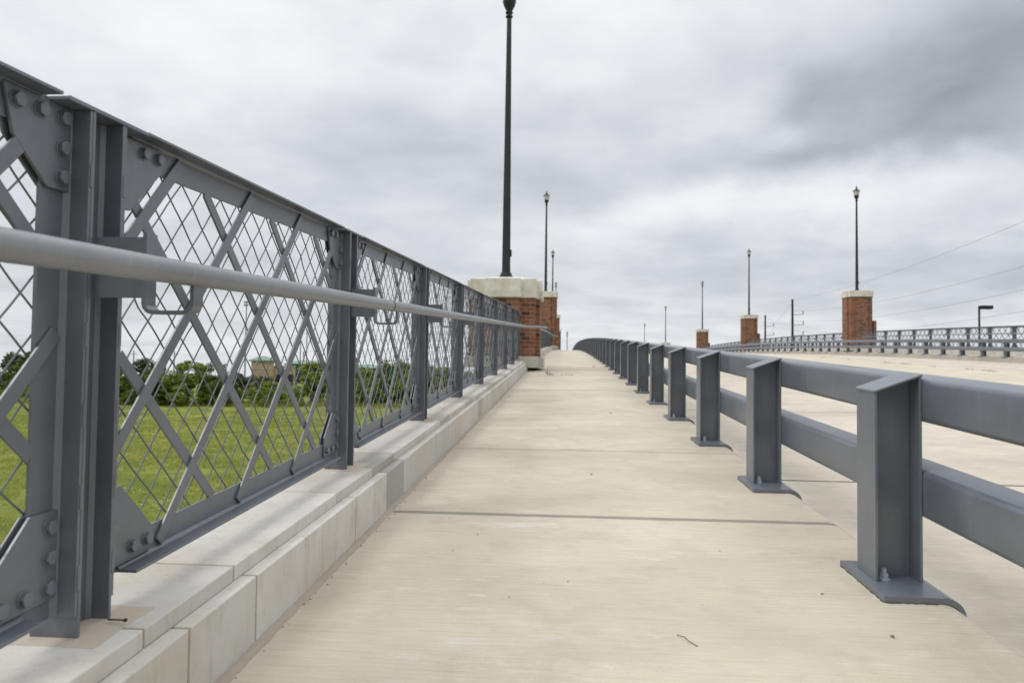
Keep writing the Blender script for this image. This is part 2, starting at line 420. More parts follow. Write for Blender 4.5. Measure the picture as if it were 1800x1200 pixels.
# filler under the joints
for m in (sideL, sideR):
    f = MB(); f.sweep(rings([(-0.80,-0.016), (1.17,-0.016), (1.22,-0.05), (1.22,-0.15), (-0.80,-0.15)], YS[:190], m))
    tag(build(f, 'joint_filler', M_JOINT), kind='structure')
f = MB()   # worn filler standing in the wide near joint
rr = random.Random(3)
xs = frange(-0.80, 1.215, 0.035); n = len(xs)
vs = []
for x in xs:
    w = 0.020*max(0.0, (-0.45-x)/0.35)
    zj = 0.004*rr.random()
    vs += [sideL(x, 3.297-w+0.006*rr.random(), -0.003+0.3*zj), sideL(x, 3.310+0.006*rr.random(), -0.004+zj), sideL(x, 3.341+0.002*rr.random(), -0.001+0.5*zj)]
f.add(vs, [(3*i+k, 3*i+k+1, 3*i+k+4, 3*i+k+3) for i in range(n-1) for k in range(2)])
tag(build(f, 'expansion_joint_board', M_FILL), kind='structure')
# dirty sealant between sidewalk and wall
f = MB(); rr = random.Random(5)
for m in (sideL,):
    ys = frange(0.2, 15.2, 0.03); n = len(ys); vs = []
    for y in ys:
        w = 0.012*noise.noise(Vector((y*3.1, 0, 0))) + 0.010*noise.noise(Vector((y*17, 4, 0)))
        vs += [m(-0.842, y, 0.010+0.006*rr.random()), m(-0.822, y, 0.005+0.007*rr.random()), m(-0.812+w*0.6, y, 0.002+0.004*rr.random()), m(-0.804+w*0.8, y, -0.004)]
    f.add(vs, [(4*i+k, 4*i+k+1, 4*i+k+5, 4*i+k+4) for i in range(n-1) for k in range(3)])
tag(build(f, 'edge_sealant', M_DIRT), kind='structure')

# ------------------------------------------------------------------ parapet walls
def parapet(m, y0, y1, label, detail=True, name='parapet_wall', cat='wall', phase=1.43):
    root = thing(name, label, cat, m(-1.05, y0, 0))
    up, lo, mo = MB(), MB(), MB()
    rr = random.Random(11)
    def blocks(mb, offs, x0, x1, z0, z1, gap, seed):
        rr = random.Random(seed); js = [y0]
        k = -6
        while True:
            base = phase + 1.758*k
            if base > y1+2: break
            for o in offs:
                j = base-phase+o
                if y0+0.05 < j < y1-0.05: js.append(j)
            k += 1
        js.append(y1)
        for a, b in zip(js[:-1], js[1:]):
            t = 0.35+0.6*rr.random()
            if b-a < 0.6 and rr.random() < 0.3: t = 0.1
            if m is sideL and 3.0 < a < 3.3: t = 0.0
            mb.box(x0, x1, a+gap, b-gap, z0, z1, m, t, 1 if y1 < 60 else 1)
    blocks(up, (1.43, 1.83, 2.68), -1.30, -0.874, 0.1885, 0.231, 0.0036, 1)
    blocks(lo, (1.54, 1.885, 2.80), -1.34, -0.834, -0.25, 0.1883, 0.0042, 2)
    for a in frange(y0+0.01, y1-0.01, 2.0)[:-1]:
        b = min(a+(y1-y0-0.02)/len(frange(y0+0.01, y1-0.01, 2.0)[:-1]), y1)
    mo.box(-1.33, -0.8375, y0+0.006, y1-0.006, -0.4, 0.185, m, 0.5, max(1, int((y1-y0)/1.5)))
    mo.box(-1.292, -0.8775, y0+0.006, y1-0.006, 0.1845, 0.2280, m, 0.5, max(1, int((y1-y0)/1.5)))
    bv = 0.004 if detail else 0
    build(up, 'coping', M_LIME, root, bevel=bv, tone=True)
    build(lo, 'base_course', M_LIME, root, bevel=bv, tone=True)
    build(mo, 'mortar', M_MORTAR, root)
    return root
PIL_Y = [16.27, 50.0, 78.0, 107.0]
parapet(sideL, -3.2, 15.30, 'low pale limestone wall of stepped blocks beside the walkway, under the near lattice railing')
parapet(sideL, 17.2, 49.1, 'pale limestone wall beside the walkway behind the nearest brick pillar, seen past it', False)
parapet(sideL, 50.9, 77.1, 'limestone wall along the left edge beyond the second left brick pillar', False)
parapet(sideR, 12.0, 48.7, 'low stone wall under the far right lattice railing, nearest stretch', False)
parapet(sideR, 50.9, 77.1, 'low stone wall under the far right lattice railing between the first two right brick pillars', False)
parapet(sideR, 78.9, 106.1, 'low stone wall under the far right lattice railing beyond the second right brick pillar', False)
# retaining wall faces below the deck on both sides
for m, lab in ((sideL, 'concrete retaining wall dropping from the left railing to the grass'), (sideR, 'concrete retaining wall below the far right railing')):
    w = MB(); ys = frange(-5, 30, 1.0)
    w.sweep([[m(-1.20, y, -0.26), m(-0.9, y, -0.26), (m(-0.9, y, 0)[0], y, GZ-0.3), (m(-1.20, y, 0)[0], y, GZ-0.3)] for y in ys])
    tag(build(w, 'retaining_wall', M_KERBG), lab, 'wall')
# piers under the bridge span
for k, y in enumerate((50.0, 78.0, 107.0, 140.0, 174.0)):
    w = MB(); z1 = P(y)-1.35
    w.box(0.5, 18.1, y-0.7, y+0.7, z1-1.1, z1+0.02)
    for x in (3.0, 9.3, 15.6): w.lathe([(0.55, GZ-0.3), (0.55, z1-1.1)], (x, y, 0), 16)
    tag(build(w, 'bridge_pier', M_KERBG), 'concrete bridge pier hidden under the deck', 'pier', 'piers under the bridge span')

# ------------------------------------------------------------------ lattice railing
F_X = -0.98; XP = -1.030      # post front, panel plane (front of in-plane legs)
SP = 1.758; PD = 0.106; PL = SP-PD
ZT = 1.326
def post_mesh(m, with_cap=True):
    mb = MB()
    z0, z1 = 0.228, ZT-0.0132
    mb.box(F_X-0.103, F_X, 0, 0.0085, z0, z1, m)            # near flange
    mb.box(F_X-0.103, F_X, PD-0.0085, PD, z0, z1, m)        # far flange
    mb.box(F_X-0.0545, F_X-0.0485, 0.0085, PD-0.0085, z0, z1, m)  # web
    # fillets
    for yy, s in ((0.0085, 1), (PD-0.0085, -1)):
        mb.prism([(0,0), (0.010,0), (0,0.010)], lambda a, b: m(F_X-0.0485+a, yy+s*b, z0), lambda a, b: m(F_X-0.0485+a, yy+s*b, z1))
    return mb
def wave(t, k, amp): return amp*math.sin(math.pi*t/0.0717 + math.pi*k)
def clip_line(kind, c, x0, x1, t0, t1):
    """'/' t=c+1.07s ; '\\' t=c-0.945s -> endpoints inside rectangle"""
    sl = 1.07 if kind == '/' else -0.945
    pts = []
    sa, sb = x0, x1
    for s in (sa, sb):
        t = c+sl*s
        if t0 <= t <= t1: pts.append((s, t))
    for t in (t0, t1):
        s = (t-c)/sl
        if sa < s < sb: pts.append((s, t))
    if len(pts) < 2: return None
    pts.sort(); return pts[0], pts[-1]
LEG = 0.074
def panel_parts(m, L_=PL, fine=True):
    """returns dict of MBs in coordinates s along (0..L_) from the post's far flange"""
    out = {}
    fr = MB(); th = 0.007
    tb, tt = 0.297, ZT-0.002
    # top angle
    fr.box(XP-th, XP, 0.0, L_, tt-LEG-0.002, tt, m)
    fr.box(XP, F_X, 0.088, L_-0.088, tt-th, tt, m)
    # bottom angle
    fr.box(XP-th, XP, 0.0, L_, tb, tb+LEG, m)
    fr.box(XP, F_X, 0.088, L_-0.088, tb, tb+th, m)
    # fillet strips
    for za, sg in ((tt-th, -1), (tb+th, 1)):
        fr.prism([(0,0), (0.009,0), (0,0.009)], lambda a, b: m(XP+a, 0.09, za+sg*b), lambda a, b: m(XP+a, L_-0.09, za+sg*b))
    # end angles
    for s0, sg in ((0.0, 1), (L_, -1)):
        a, b = sorted((s0, s0+sg*0.080)); fr.box(XP-th-0.0006, XP+0.0006, a, b, tb-0.02, tt-0.012, m)
        a, b = sorted((s0+sg*0.0006, s0+sg*0.0075)); fr.box(XP, F_X-0.001, a, b, tb-0.02, tt-0.012, m)
        fr.prism([(0,0), (0.011,0), (0,0.011)], lambda a, b: m(XP+a, s0+sg*(0.0075+b), tb-0.02), lambda a, b: m(XP+a, s0+sg*(0.0075+b), tt-0.012))
        if fine:   # stitch weld beads along the flange edge
            z = tb+0.03
            while z < tt-0.1:
                fr.box(F_X-0.002, F_X+0.0015, *sorted((s0-sg*0.004, s0+sg*0.005)), z, z+0.05, m); z += 0.165
    out['frame'] = fr
    # flat bars
    ba = MB(); bk = MB()
    q = lambda s, t, dx=0: Vector(m(XP+dx, s, t))
    nr = (Vector(m(XP+1, 0, 0))-Vector(m(XP, 0, 0))).normalized()
    x0, x1, t0, t1 = 0.03, L_-0.03, tb+0.024, tt-0.024
    for c in (0.975, 0.515, 0.055, -0.41, -0.885):
        e = clip_line('/', c, x0, x1, t0, t1)
        if e: ba.bar(q(*e[0], 0.0014), q(*e[1], 0.0014), 0.032, 0.0065, nr)
    x0, x1, t0, t1 = LEG+0.003, L_-LEG-0.003, tb+LEG-0.002, tt-LEG+0.002
    for c in (0.872, 1.272, 1.675, 2.10, 2.505):
        e = clip_line('\\', c, x0, x1, t0, t1)
        if e: bk.bar(q(*e[0], -0.006), q(*e[1], -0.006), 0.032, 0.0065, nr)
    ba.merge(bk); out['bars'] = ba
    # woven wires behind the legs
    wr = MB(); x0, x1, t0, t1 = 0.03, L_-0.03, tb+0.03, tt-0.03
    rw = 0.0022; wrr = random.Random(17)
    for kind, cs, ph in (('/', [0.885+0.1155*k for k in range(-20, 5)], 0), ('\\', [1.384+0.1012*k for k in range(-10, 18)], 1)):
        for i, c in enumerate(cs):
            e = clip_line(kind, c, x0, x1, t0, t1)
            if not e: continue
            (sa, ta), (sb, tbb) = e
            ln = math.hypot(sb-sa, tbb-ta)
            if ln < 0.05: continue
            if fine:
                n = max(2, int(ln/0.018)); pts = []; ks_ = sa+(sb-sa)*wrr.random(); kx_ = wrr.choice((0, 0, 0, 0.004, -0.004))
                for j in range(n+1):
                    u = j/n; s_ = sa+(sb-sa)*u
                    # crossings are equally spaced in s; alternate over/under
                    w = 0.0009*math.sin(math.pi*(s_/0.0538) + math.pi*(i+ph)) + kx_*math.exp(-((s_-ks_)/0.02)**2)
                    pts.append(m(XP-0.0165+w, s_, ta+(tbb-ta)*u))
                wr.tube(pts, rw, 5)
            else:
                wr.tube([m(XP-0.0165+(0.003 if ph else 0), sa, ta), m(XP-0.0165+(0.003 if ph else 0), sb, tbb)], rw, 3)
    out['wire'] = wr
    # gussets
    gs = []
    def gus(poly, near):
        a = MB()
        a.prism(poly, lambda s, t: m(XP+0.0013, s, t), lambda s, t: m(XP+0.0085, s, t))
        a.prism([(s+(0.005 if near else -0.005)*(1 if 0.05 < min(s, L_-s) else 0), t) for s, t in poly], lambda s, t: m(XP-0.0080, s, t), lambda s, t: m(XP-0.0130, s, t))
        gs.append(a)
    n0, n1 = 0.0095, L_-0.0095
    gus([(n0, 0.314), (0.213, 0.314), (0.213, 0.374), (0.085, 0.497), (n0, 0.497)], True)
    gus([(n0, 1.138), (0.088, 1.138), (0.213, 1.254), (0.213, 1.308), (n0, 1.308)], True)
    gus([(n1, 0.318), (n1, 0.493), (L_-0.085, 0.496), (L_-0.18, 0.40), (L_-0.183, 0.318)], False)
    gus([(n1, 1.312), (L_-0.185, 1.312), (L_-0.160, 1.222), (L_-0.07, 1.140), (n1, 1.140)], False)
    out['gussets'] = gs
    bl = []
    for sn, rows in ((1, [(0.046, 0.346), (0.132, 0.346), (0.191, 0.346), (0.050, 0.404), (0.045, 0.462), (0.046, 1.285), (0.134, 1.285), (0.194, 1.285), (0.050, 1.227), (0.046, 1.168)]),
                     (-1, [(0.034, 0.464), (0.034, 0.404), (0.034, 0.344), (0.095, 0.344), (0.155, 0.344), (0.034, 1.287), (0.095, 1.287), (0.155, 1.287), (0.034, 1.226), (0.034, 1.167)])):
        for s_, t_ in rows:
            bl.append(((s_ if sn > 0 else L_-s_), t_))
    out['bolts'] = bl
    return out
def bolt_mb(m, s, t, rot=0.0):
    mb = MB(); r = 0.0150
    for (ra, xa, xb) in ((0.0175, 0.0083, 0.0105), (r, 0.0105, 0.0200)):
        k = 6 if ra == r else 12
        poly = [(ra*math.cos(2*math.pi*i/k+rot), ra*math.sin(2*math.pi*i/k+rot)) for i in range(k)]
        mb.prism(poly, lambda a, b: m(XP+xa, s+a, t+b), lambda a, b: m(XP+xb, s+a, t+b))
    return mb
def bracket_mbs(m):
    br = MB(); lp = MB(); al = MB()
    br.box(F_X+0.0005, -0.874, 0.018, 0.026, 0.925, 1.052, m)
    # U shaped flat bar: path in x,z ; width along y
    path = [(-0.869, 1.060), (-0.869, 0.915)]
    for i in range(1, 6): a = R(18*i); path.append((-0.849-0.020*math.cos(a), 0.915-0.020*math.sin(a)))
    path += [(-0.790, 0.895)]
    for i in range(1, 6): a = R(18*i); path.append((-0.785+0.020*math.sin(a), 0.915-0.020*math.cos(a)))
    path += [(-0.765, 0.9500)]
    rg = []; 
    for i, (x, z) in enumerate(path):
        p0 = path[max(i-1, 0)]; p1 = path[min(i+1, len(path)-1)]
        dx, dz = p1[0]-p0[0], p1[1]-p0[1]; l = math.hypot(dx, dz); nx, nz_ = -dz/l*0.0042, dx/l*0.0042
        rg.append([m(x+nx, 0.012, z+nz_), m(x+nx, 0.050, z+nz_), m(x-nx, 0.050, z-nz_), m(x-nx, 0.012, z-nz_)])
    lp.sweep(rg)
    return br, lp
def slope_map(side, y0, sl):
    if side == 'L': return lambda x, y, z: (x, y, z + sl*y)
    return lambda x, y, z: (-x, y, z + sl*y)     # mirrored, local

def railing(side, starts, first_k_fine, label, first_s=0.0):
    """starts: list of Y of near faces of posts; panel follows each post"""
    m = sideL if side == 'L' else sideR
    def origin(y): 
        p = m(0, y, 0); return (p[0], p[1], p[2])
    root = thing('lattice_railing', label, 'railing', origin(starts[0]))
    cache = {}
    for i, y in enumerate(starts):
        org = Vector(origin(y)) - root.location
        ym = y+PD+PL/2
        sl = PS(ym) if y > 15 else G
        key = round(sl, 3)
        fine = first_k_fine is not None and i >= first_k_fine[0] and i <= first_k_fine[1]
        lm_ = slope_map(side, y, sl)
        # post
        if ('post',) not in cache:
            lp = slope_map(side, y, G)
            cap = MB(); cap.box(F_X-0.104, F_X+0.002, -0.073, PD+0.0868, ZT-0.0135, ZT-0.0045, lp)
            pad = MB(); rr = random.Random(2)
            a = build(post_mesh(lp), 'post', M_STEEL, root, local=True, bevel=0.0015 if first_k_fine else 0)
            b_ = build(cap, 'cap_plate', M_STEEL, a, local=True, bevel=0.0015 if first_k_fine else 0)
            pd = MB(); pts = []
            j_ = lambda k: k*rr.uniform(-1, 1)
            X0_, X1_, Y0_, Y1_ = -1.19, -0.918, -0.038, 0.172
            for t_ in range(14): pts.append((X0_+(X1_-X0_)*t_/14, Y0_+j_(0.002)))
            for t_ in range(14): pts.append((X1_+j_(0.0025), Y0_+(Y1_-Y0_)*t_/14))
            for t_ in range(14): pts.append((X1_+(X0_-X1_)*t_/14, Y1_+j_(0.003)))
            pd.prism(pts, lambda x_, y_: lp(x_, y_, 0.2300), lambda x_, y_: lp(x_, y_, 0.2317))
            c_ = build(pd, 'grout_pad', M_GROUT, a, local=True)
            br, lp2 = bracket_mbs(lp)
            d_ = build(br, 'handrail_bracket', M_STEEL, a, local=True, bevel=0.001 if first_k_fine else 0)
            e_ = build(lp2, 'bracket_loop', M_STEEL, a, local=True, smooth=True)
            cache[('post',)] = (a, [b_, c_, d_, e_]); a.location = org
        else:
            a0, ch = cache[('post',)]
            a = cp(a0, root, org)
            for c in ch: cp(c, a)
        if i == len(starts)-1 and side == 'X': break
        # panel
        pk = ('panel', 'f' if fine else 'c', key)
        po = org + Vector((0, PD, PD*sl))
        if pk not in cache:
            pp = panel_parts(lm_, PL, fine)
            fo = build(pp['frame'], 'lattice_panel', M_STEEL, root, local=True, bevel=0.0012 if fine else 0); fo.location = po
            bo = build(pp['bars'], 'flat_bar_lattice', M_STEEL, fo, local=True, bevel=0.001 if fine else 0)
            wo = build(pp['wire'], 'wire_mesh', M_WIRE, fo, local=True, smooth=fine)
            go = []
            if fine:
                for gg in pp['gussets']: go.append(build(gg, 'gusset_plate', M_STEEL, fo, local=True, bevel=0.0012))
                for j, (s_, t_) in enumerate(pp['bolts']):
                    go.append(build(bolt_mb(lm_, s_, t_, random.random()), 'bolt', M_STEEL, fo, local=True, bevel=0.0012))
            else:
                for gi, x in enumerate(pp['gussets']):
                    for s_, t_ in pp['bolts']:
                        if (s_ < PL/2) == (gi < 2) and (t_ < 0.8) == (gi in (0, 2)): x.merge(bolt_mb(lm_, s_, t_, 0.2))
                    go.append(build(x, 'gusset_plate', M_STEEL, fo, local=True))
            cache[pk] = (fo, [bo, wo]+go)
        else:
            f0, ch = cache[pk]
            fo = cp(f0, root, po)
            for c in ch: cp(c, fo)
    return root
HX, HZ, HR = -0.765, 0.9735, 0.0242
def handrail(root, m, ys, jog, couplings):
    pts = [m(HX, y, HZ) for y in ys]
    if jog:
        y = ys[-1]
        for dy, dx in ((0.25, 0.02), (0.55, 0.10), (0.9, 0.20), (1.2, 0.28), (1.5, 0.315), (1.9, 0.33), (3.1, 0.33), (3.25, 0.30), (3.3, 0.24)):
            pts.append(m(HX+dx, y+dy, HZ))
    mb = MB(); mb.tube(pts, HR, 20)
    h = build(mb, 'handrail', M_RAIL, root, smooth=True)
    for y in couplings:
        c = MB(); c.tube([m(HX, y-0.004, HZ), m(HX, y+0.004, HZ)], HR+0.0012, 20)
        build(c, 'coupling_ring', M_DARK, h, smooth=True)

PY0 = 1.3707
rootA = railing('L', [PY0+SP*k for k in range(-1, 8)], (0, 4), 'near grey steel lattice railing with bolted gussets and pipe handrail, left of the walkway')
handrail(rootA, sideL, frange(-0.3, 13.75, 1.0), True, (3.02, 8.7))
rootB = railing('L', [17.45+SP*k for k in range(18)], None, 'grey lattice railing behind the nearest brick pillar, running on to the second left pillar')
handrail(rootB, sideL, frange(18.2, 47.3, 1.5), True, ())
rootC = railing('L', [51.0+SP*k for k in range(15)], None, 'grey lattice railing on the left beyond the second left brick pillar')
handrail(rootC, sideL, frange(51.4, 76.0, 1.5), False, ())
r1 = railing('R', [18.05+SP*k for k in range(17)], None, 'far lattice railing at the right edge, ending at the largest right brick pillar')
handrail(r1, sideR, frange(18.2, 47.3, 1.5), False, ())
r2 = railing('R', [51.0+SP*k for k in range(15)], None, 'far lattice railing between the largest and the middle right brick pillars')
handrail(r2, sideR, frange(51.4, 76.5, 1.5), False, ())
r3 = railing('R', [79.0+SP*k for k in range(15)], None, 'distant lattice railing running uphill between the second and third right brick pillars')
handrail(r3, sideR, frange(79.4, 105.0, 1.5), False, ())

# ------------------------------------------------------------------ guardrail
GX = 1.066
def guard_post(sgn, fine):
    m = (lambda x, y, z: (x, y, z+G*y)) if sgn > 0 else (lambda x, y, z: (-x, y, z+G*y))
    W = 0.156; FD = 0.150
    ztop = lambda x: 0.662 + (x-GX)/W*0.058
    po = MB()
    def col_(x0, x1, y0, y1):
        vs = [m(x, y, z) for x in (x0, x1) for y in (y0, y1) for z in (0.019, ztop(x))]
        po.add(vs, [(0,1,3,2), (4,6,7,5), (0,2,6,4), (1,5,7,3), (0,4,5,1), (2,3,7,6)])
    col_(GX, GX+0.009, 0, FD); col_(GX+W-0.009, GX+W, 0, FD); col_(GX+0.009, GX+W-0.009, FD/2-0.004, FD/2+0.004)
    ca = MB(); e = 0.004
    x0, x1 = GX-e, GX+W+0.002
    vs = [m(x, y, ztop(x)+dz) for x in (x0, x1) for y in (-e, FD+e) for dz in (0.0, 0.010)]
    ca.add(vs, [(0,1,3,2), (4,6,7,5), (0,2,6,4), (1,5,7,3), (0,4,5,1), (2,3,7,6)])
    # base plate with end curled over the rounded kerb
    bp = MB(); t = 0.019; prof = [(GX-0.032, 0.0), (1.2155, 0.0)]
    top = [(GX-0.032, t), (1.2155, t)]
    cx, cz, r = 1.2155, -0.0755, 0.0765
    for i in range(1, 9):
        a = R(8.8*i); prof.append((cx+r*math.sin(a), cz+r*math.cos(a)))
        k = r+t*(1-(i/8)**3)+0.0012; top.append((cx+k*math.sin(a), cz+k*math.cos(a)))
    ny0, ny1 = -0.135, 0.225
    n = len(prof); vs = []
    for yy in (ny0, ny1):
        vs += [m(x, yy, z+0.001) for x, z in prof] + [m(x, yy, z+0.001) for x, z in top]
    fs = []
    for i in range(n-1):
        fs += [(i, i+1, 2*n+i+1, 2*n+i), (n+i, 3*n+i, 3*n+i+1, n+i+1), (i, n+i, n+i+1, i+1), (2*n+i, 2*n+i+1, 3*n+i+1, 3*n+i)]
    fs += [(0, 2*n, 3*n, n), (n-1, 2*n-1, 4*n-1, 3*n-1)]
    bp.add(vs, fs)
    bos = []
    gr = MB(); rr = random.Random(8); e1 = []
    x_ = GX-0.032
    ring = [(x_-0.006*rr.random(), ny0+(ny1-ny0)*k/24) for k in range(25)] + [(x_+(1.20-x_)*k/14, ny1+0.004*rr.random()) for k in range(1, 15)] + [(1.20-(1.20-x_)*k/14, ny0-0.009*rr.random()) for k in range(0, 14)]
    gr.prism(ring, lambda a, b: m(a, b, -0.004), lambda a, b: m(a, b, 0.0008))  # dark rim around the plate: grime plus contact shadow painted as colour
    if fine:
        sl = MB()
        for yc in (0.028, FD-0.028):
            bo = MB(); bos.append(bo)
            hexa = [(0.0155*math.cos(R(60*i+10)), 0.0155*math.sin(R(60*i+10))) for i in range(6)]
            cx_ = 1.105
            rd = lambda r_, n_=14: [(r_*math.cos(2*math.pi*i/n_), r_*math.sin(2*math.pi*i/n_)) for i in range(n_)]
            bo.prism(rd(0.021), lambda a, b: m(cx_+a, yc+b, 0.0205), lambda a, b: m(cx_+a, yc+b, 0.0245))
            bo.prism(hexa, lambda a, b: m(cx_+a, yc+b, 0.0245), lambda a, b: m(cx_+a, yc+b, 0.042))
            bo.prism(rd(0.0095, 10), lambda a, b: m(cx_+a, yc+b, 0.042), lambda a, b: m(cx_+a, yc+b, 0.058))
    return po, ca, bp, bos, gr
def guardrail(side, ys, label, nfine):
    m = sideL if side == 'L' else sideR
    sg = 1 if side == 'L' else -1
    root = thing('guardrail', label, 'guardrail', m(1.2, ys[0], 0))
    po, ca, bp, bos, gr = guard_post(sg, True)
    proto = None
    for i, y in enumerate(ys):
        p = m(0, y, 0); loc = Vector(p) - root.location
        if proto is None:
            bv = 0.0015 if side == 'L' else 0
            a = build(po, 'post', M_GUARD, root, local=True, bevel=bv)
            ch = [build(ca, 'cap_plate', M_GUARD, a, local=True, bevel=0.003 if side == 'L' else 0), build(bp, 'base_plate', M_GUARD, a, local=True, bevel=0.0015 if side == 'L' else 0)]
            bt = [build(bo, 'anchor_bolt', M_BOLT, a, local=True) for bo in bos] if nfine else []
            if nfine: bt.append(build(gr, 'grime_contact_shade', M_JOINT, a, local=True))
            a.location = loc; proto = a
        else:
            a = cp(proto, root, loc)
            for c in ch: cp(c, a)
            if i < nfine:
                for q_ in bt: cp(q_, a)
    # rails: rounded box tubes
    def rrect(x0, x1, z0, z1, r):
        pts = []
        for cx, cz, a0 in ((x1-r, z1-r, 0), (x0+r, z1-r, 90), (x0+r, z0+r, 180), (x1-r, z0+r, 270)):
            for k in range(5): a = R(a0+22.5*k); pts.append((cx+r*math.cos(a), cz+r*math.sin(a)))
        return pts
    for z0, z1 in ((0.562, 0.716), (0.236, 0.398)):
        segs = MB(); ya = ys[0]-0.6
        while ya < ys[-1]:
            yb = min(ya+6.2, ys[-1]+0.3)
            segs.sweep(rings(rrect(GX+0.1570, GX+0.3090, z0, z1, 0.022), frange(ya+0.004, yb-0.004, 0.8), m))
            ya += 6.2
        build(segs, 'box_rail', M_GUARD, root, smooth=True)
    return root
GS = 1.555
guardrail('L', [2.501+GS*k for k in range(-1, 74)], 'near grey steel guardrail with two box rails and slanted-top posts, along the walkway', 12)
guardrail('R', [29.02+GS*k for k in range(-7, 52)], 'far grey guardrail with two box rails on the opposite kerb, at the right', 0)

# ------------------------------------------------------------------ brick pillars and lamps
def cross(cx, cy, core, pro, half):
    """plan of a square with a shallow projection on each side"""
    pts = [(core, -half), (pro, -half), (pro, half), (core, half), (core, core), (half, core), (half, pro), (-half, pro), (-half, core), (-core, core),
           (-core, half), (-pro, half), (-pro, -half), (-core, -half), (-core, -core), (-half, -core), (-half, -pro), (half, -pro), (half, -core), (core, -core)]
    return [(cx+x, cy+y) for x, y in pts]
def pillar(cx, cy, zb, h, label, out, short=False):
    root = thing('brick_pillar', label, 'pillar', (cx, cy, zb))
    ext = lambda mb, poly, z0, z1, t=0.6: mb.prism(poly, lambda x, y: (x, y, zb+z0), lambda x, y: (x, y, zb+z1), t)
    base = MB(); ext(base, cross(cx, cy, 0.785, 0.905, 0.44), 0.045, 0.265, 0.15)
    ext(base, cross(cx, cy, 0.765, 0.875, 0.42), 0.2655, 0.295, 0.25)
    # wedge foot that carries the base clear of the walkway
    ft = [(0.44, -0.86), (0.56, -0.84), (0.55, 0.84), (0.44, 0.86)]
    ext(base, [(cx+out*x*-1, cy+y) for x, y in ft], -0.05, 0.044, 0.2)
    ext(base, [(cx-0.5, cy-0.8), (cx+0.42, cy-0.8), (cx+0.42, cy+0.8), (cx-0.5, cy+0.8)] if out < 0 else [(cx-0.42, cy-0.8), (cx+0.5, cy-0.8), (cx+0.5, cy+0.8), (cx-0.42, cy+0.8)], -0.5, 0.0445, 0.2)
    build(base, 'stone_base', M_CAP, root, bevel=0.008, tone=True)
    ct = 0.455 if short else 0.44
    sh = MB(); ext(sh, cross(cx, cy, 0.715, 0.815, 0.385), 0.295, h-ct)
    if not short:
        a = sorted((cx+out*0.82, cx+out*1.02)); sh.box(a[0], a[1], cy-0.62, cy+0.62, zb-1.0, zb+2.1)
    build(sh, 'brick_shaft', M_BRICK, root)
    cap = MB()
    if short:
        ext(cap, cross(cx, cy, 0.76, 0.872, 0.415), h-ct+0.0005, h-0.275, 0.45)
        ext(cap, cross(cx, cy, 0.738, 0.85, 0.395), h-0.2745, h-0.02, 0.7)
    else:
        ext(cap, cross(cx, cy, 0.775, 0.885, 0.43), h-ct+0.0005, h-0.02, 0.6)
    cap.add([(cx+sx*0.72, cy+sy*0.72, zb+h-0.0205) for sx, sy in ((-1,-1), (1,-1), (1,1), (-1,1))]+[(cx+sx*0.2, cy+sy*0.2, zb+h+(0.08 if short else 0.03)) for sx, sy in ((-1,-1), (1,-1), (1,1), (-1,1))],
            [(0,1,5,4), (1,2,6,5), (2,3,7,6), (3,0,4,7), (4,5,6,7), (3,2,1,0)], 0.7)
    build(cap, 'stone_cap', M_CAP, root, bevel=0.012, tone=True)
    return root
def lamp(cx, cy, z, label):
    root = thing('street_lamp', label, 'street lamp', (cx, cy, z), 'black street lamps on the brick pillars')
    po = MB(); n = 16; rg = []
    # fluted tapered shaft
    hs = [0.0, 0.04, 0.041, 0.12, 0.121, 1.5, 3.0, 4.6, 6.18]
    rs = [0.165, 0.165, 0.140, 0.125, 0.098, 0.090, 0.078, 0.066, 0.054]
    n = 32
    for h_, r_ in zip(hs, rs):
        rg.append([(cx+r_*(1-(0.09 if (k % 2 and h_ > 0.12) else 0))*math.cos(2*math.pi*k/n), cy+r_*(1-(0.09 if (k % 2 and h_ > 0.12) else 0))*math.sin(2*math.pi*k/n), z+h_) for k in range(n)])
    po.sweep(rg); build(po, 'pole', M_BLACK, root)
    cl = MB(); cl.lathe([(0.055, 6.18), (0.085, 6.19), (0.085, 6.215), (0.058, 6.23), (0.058, 6.27), (0.088, 6.285), (0.088, 6.31), (0.062, 6.33), (0.10, 6.40), (0.135, 6.47), (0.160, 6.56), (0.160, 6.585), (0.13, 6.60), (0.0, 6.60)], (cx, cy, z))
    build(cl, 'lamp_collar', M_BLACK, root, smooth=True)
    gl = MB(); gl.lathe([(0.0, 6.601), (0.13, 6.602), (0.155, 6.64), (0.195, 6.82), (0.205, 6.885), (0.0, 6.886)], (cx, cy, z))
    build(gl, 'lantern_glass', M_GLASS, root, smooth=True)
    rf = MB(); rf.lathe([(0.0, 6.887), (0.235, 6.888), (0.24, 6.915), (0.185, 6.955), (0.12, 7.02), (0.07, 7.10), (0.035, 7.15), (0.05, 7.18), (0.02, 7.21), (0.008, 7.30), (0.0, 7.31)], (cx, cy, z))
    build(rf, 'lantern_roof', M_BLACK, root, smooth=True)
    fr = MB()
    for k in range(6):
        a = R(60*k+20); c, s = math.cos(a), math.sin(a)
        fr.tube([(cx+0.135*c, cy+0.135*s, z+6.60), (cx+0.162*c, cy+0.162*s, z+6.66), (cx+0.208*c, cy+0.208*s, z+6.888)], 0.006, 5)
    build(fr, 'lantern_frame', M_BLACK, root)
    ob = MB(); ob.box(cx+0.075, cx+0.125, cy-0.05, cy+0.05, z+0.50, z+0.66)
    build(ob, 'outlet_box', M_BLACK, root, bevel=0.006)
    return root
LX = -1.378
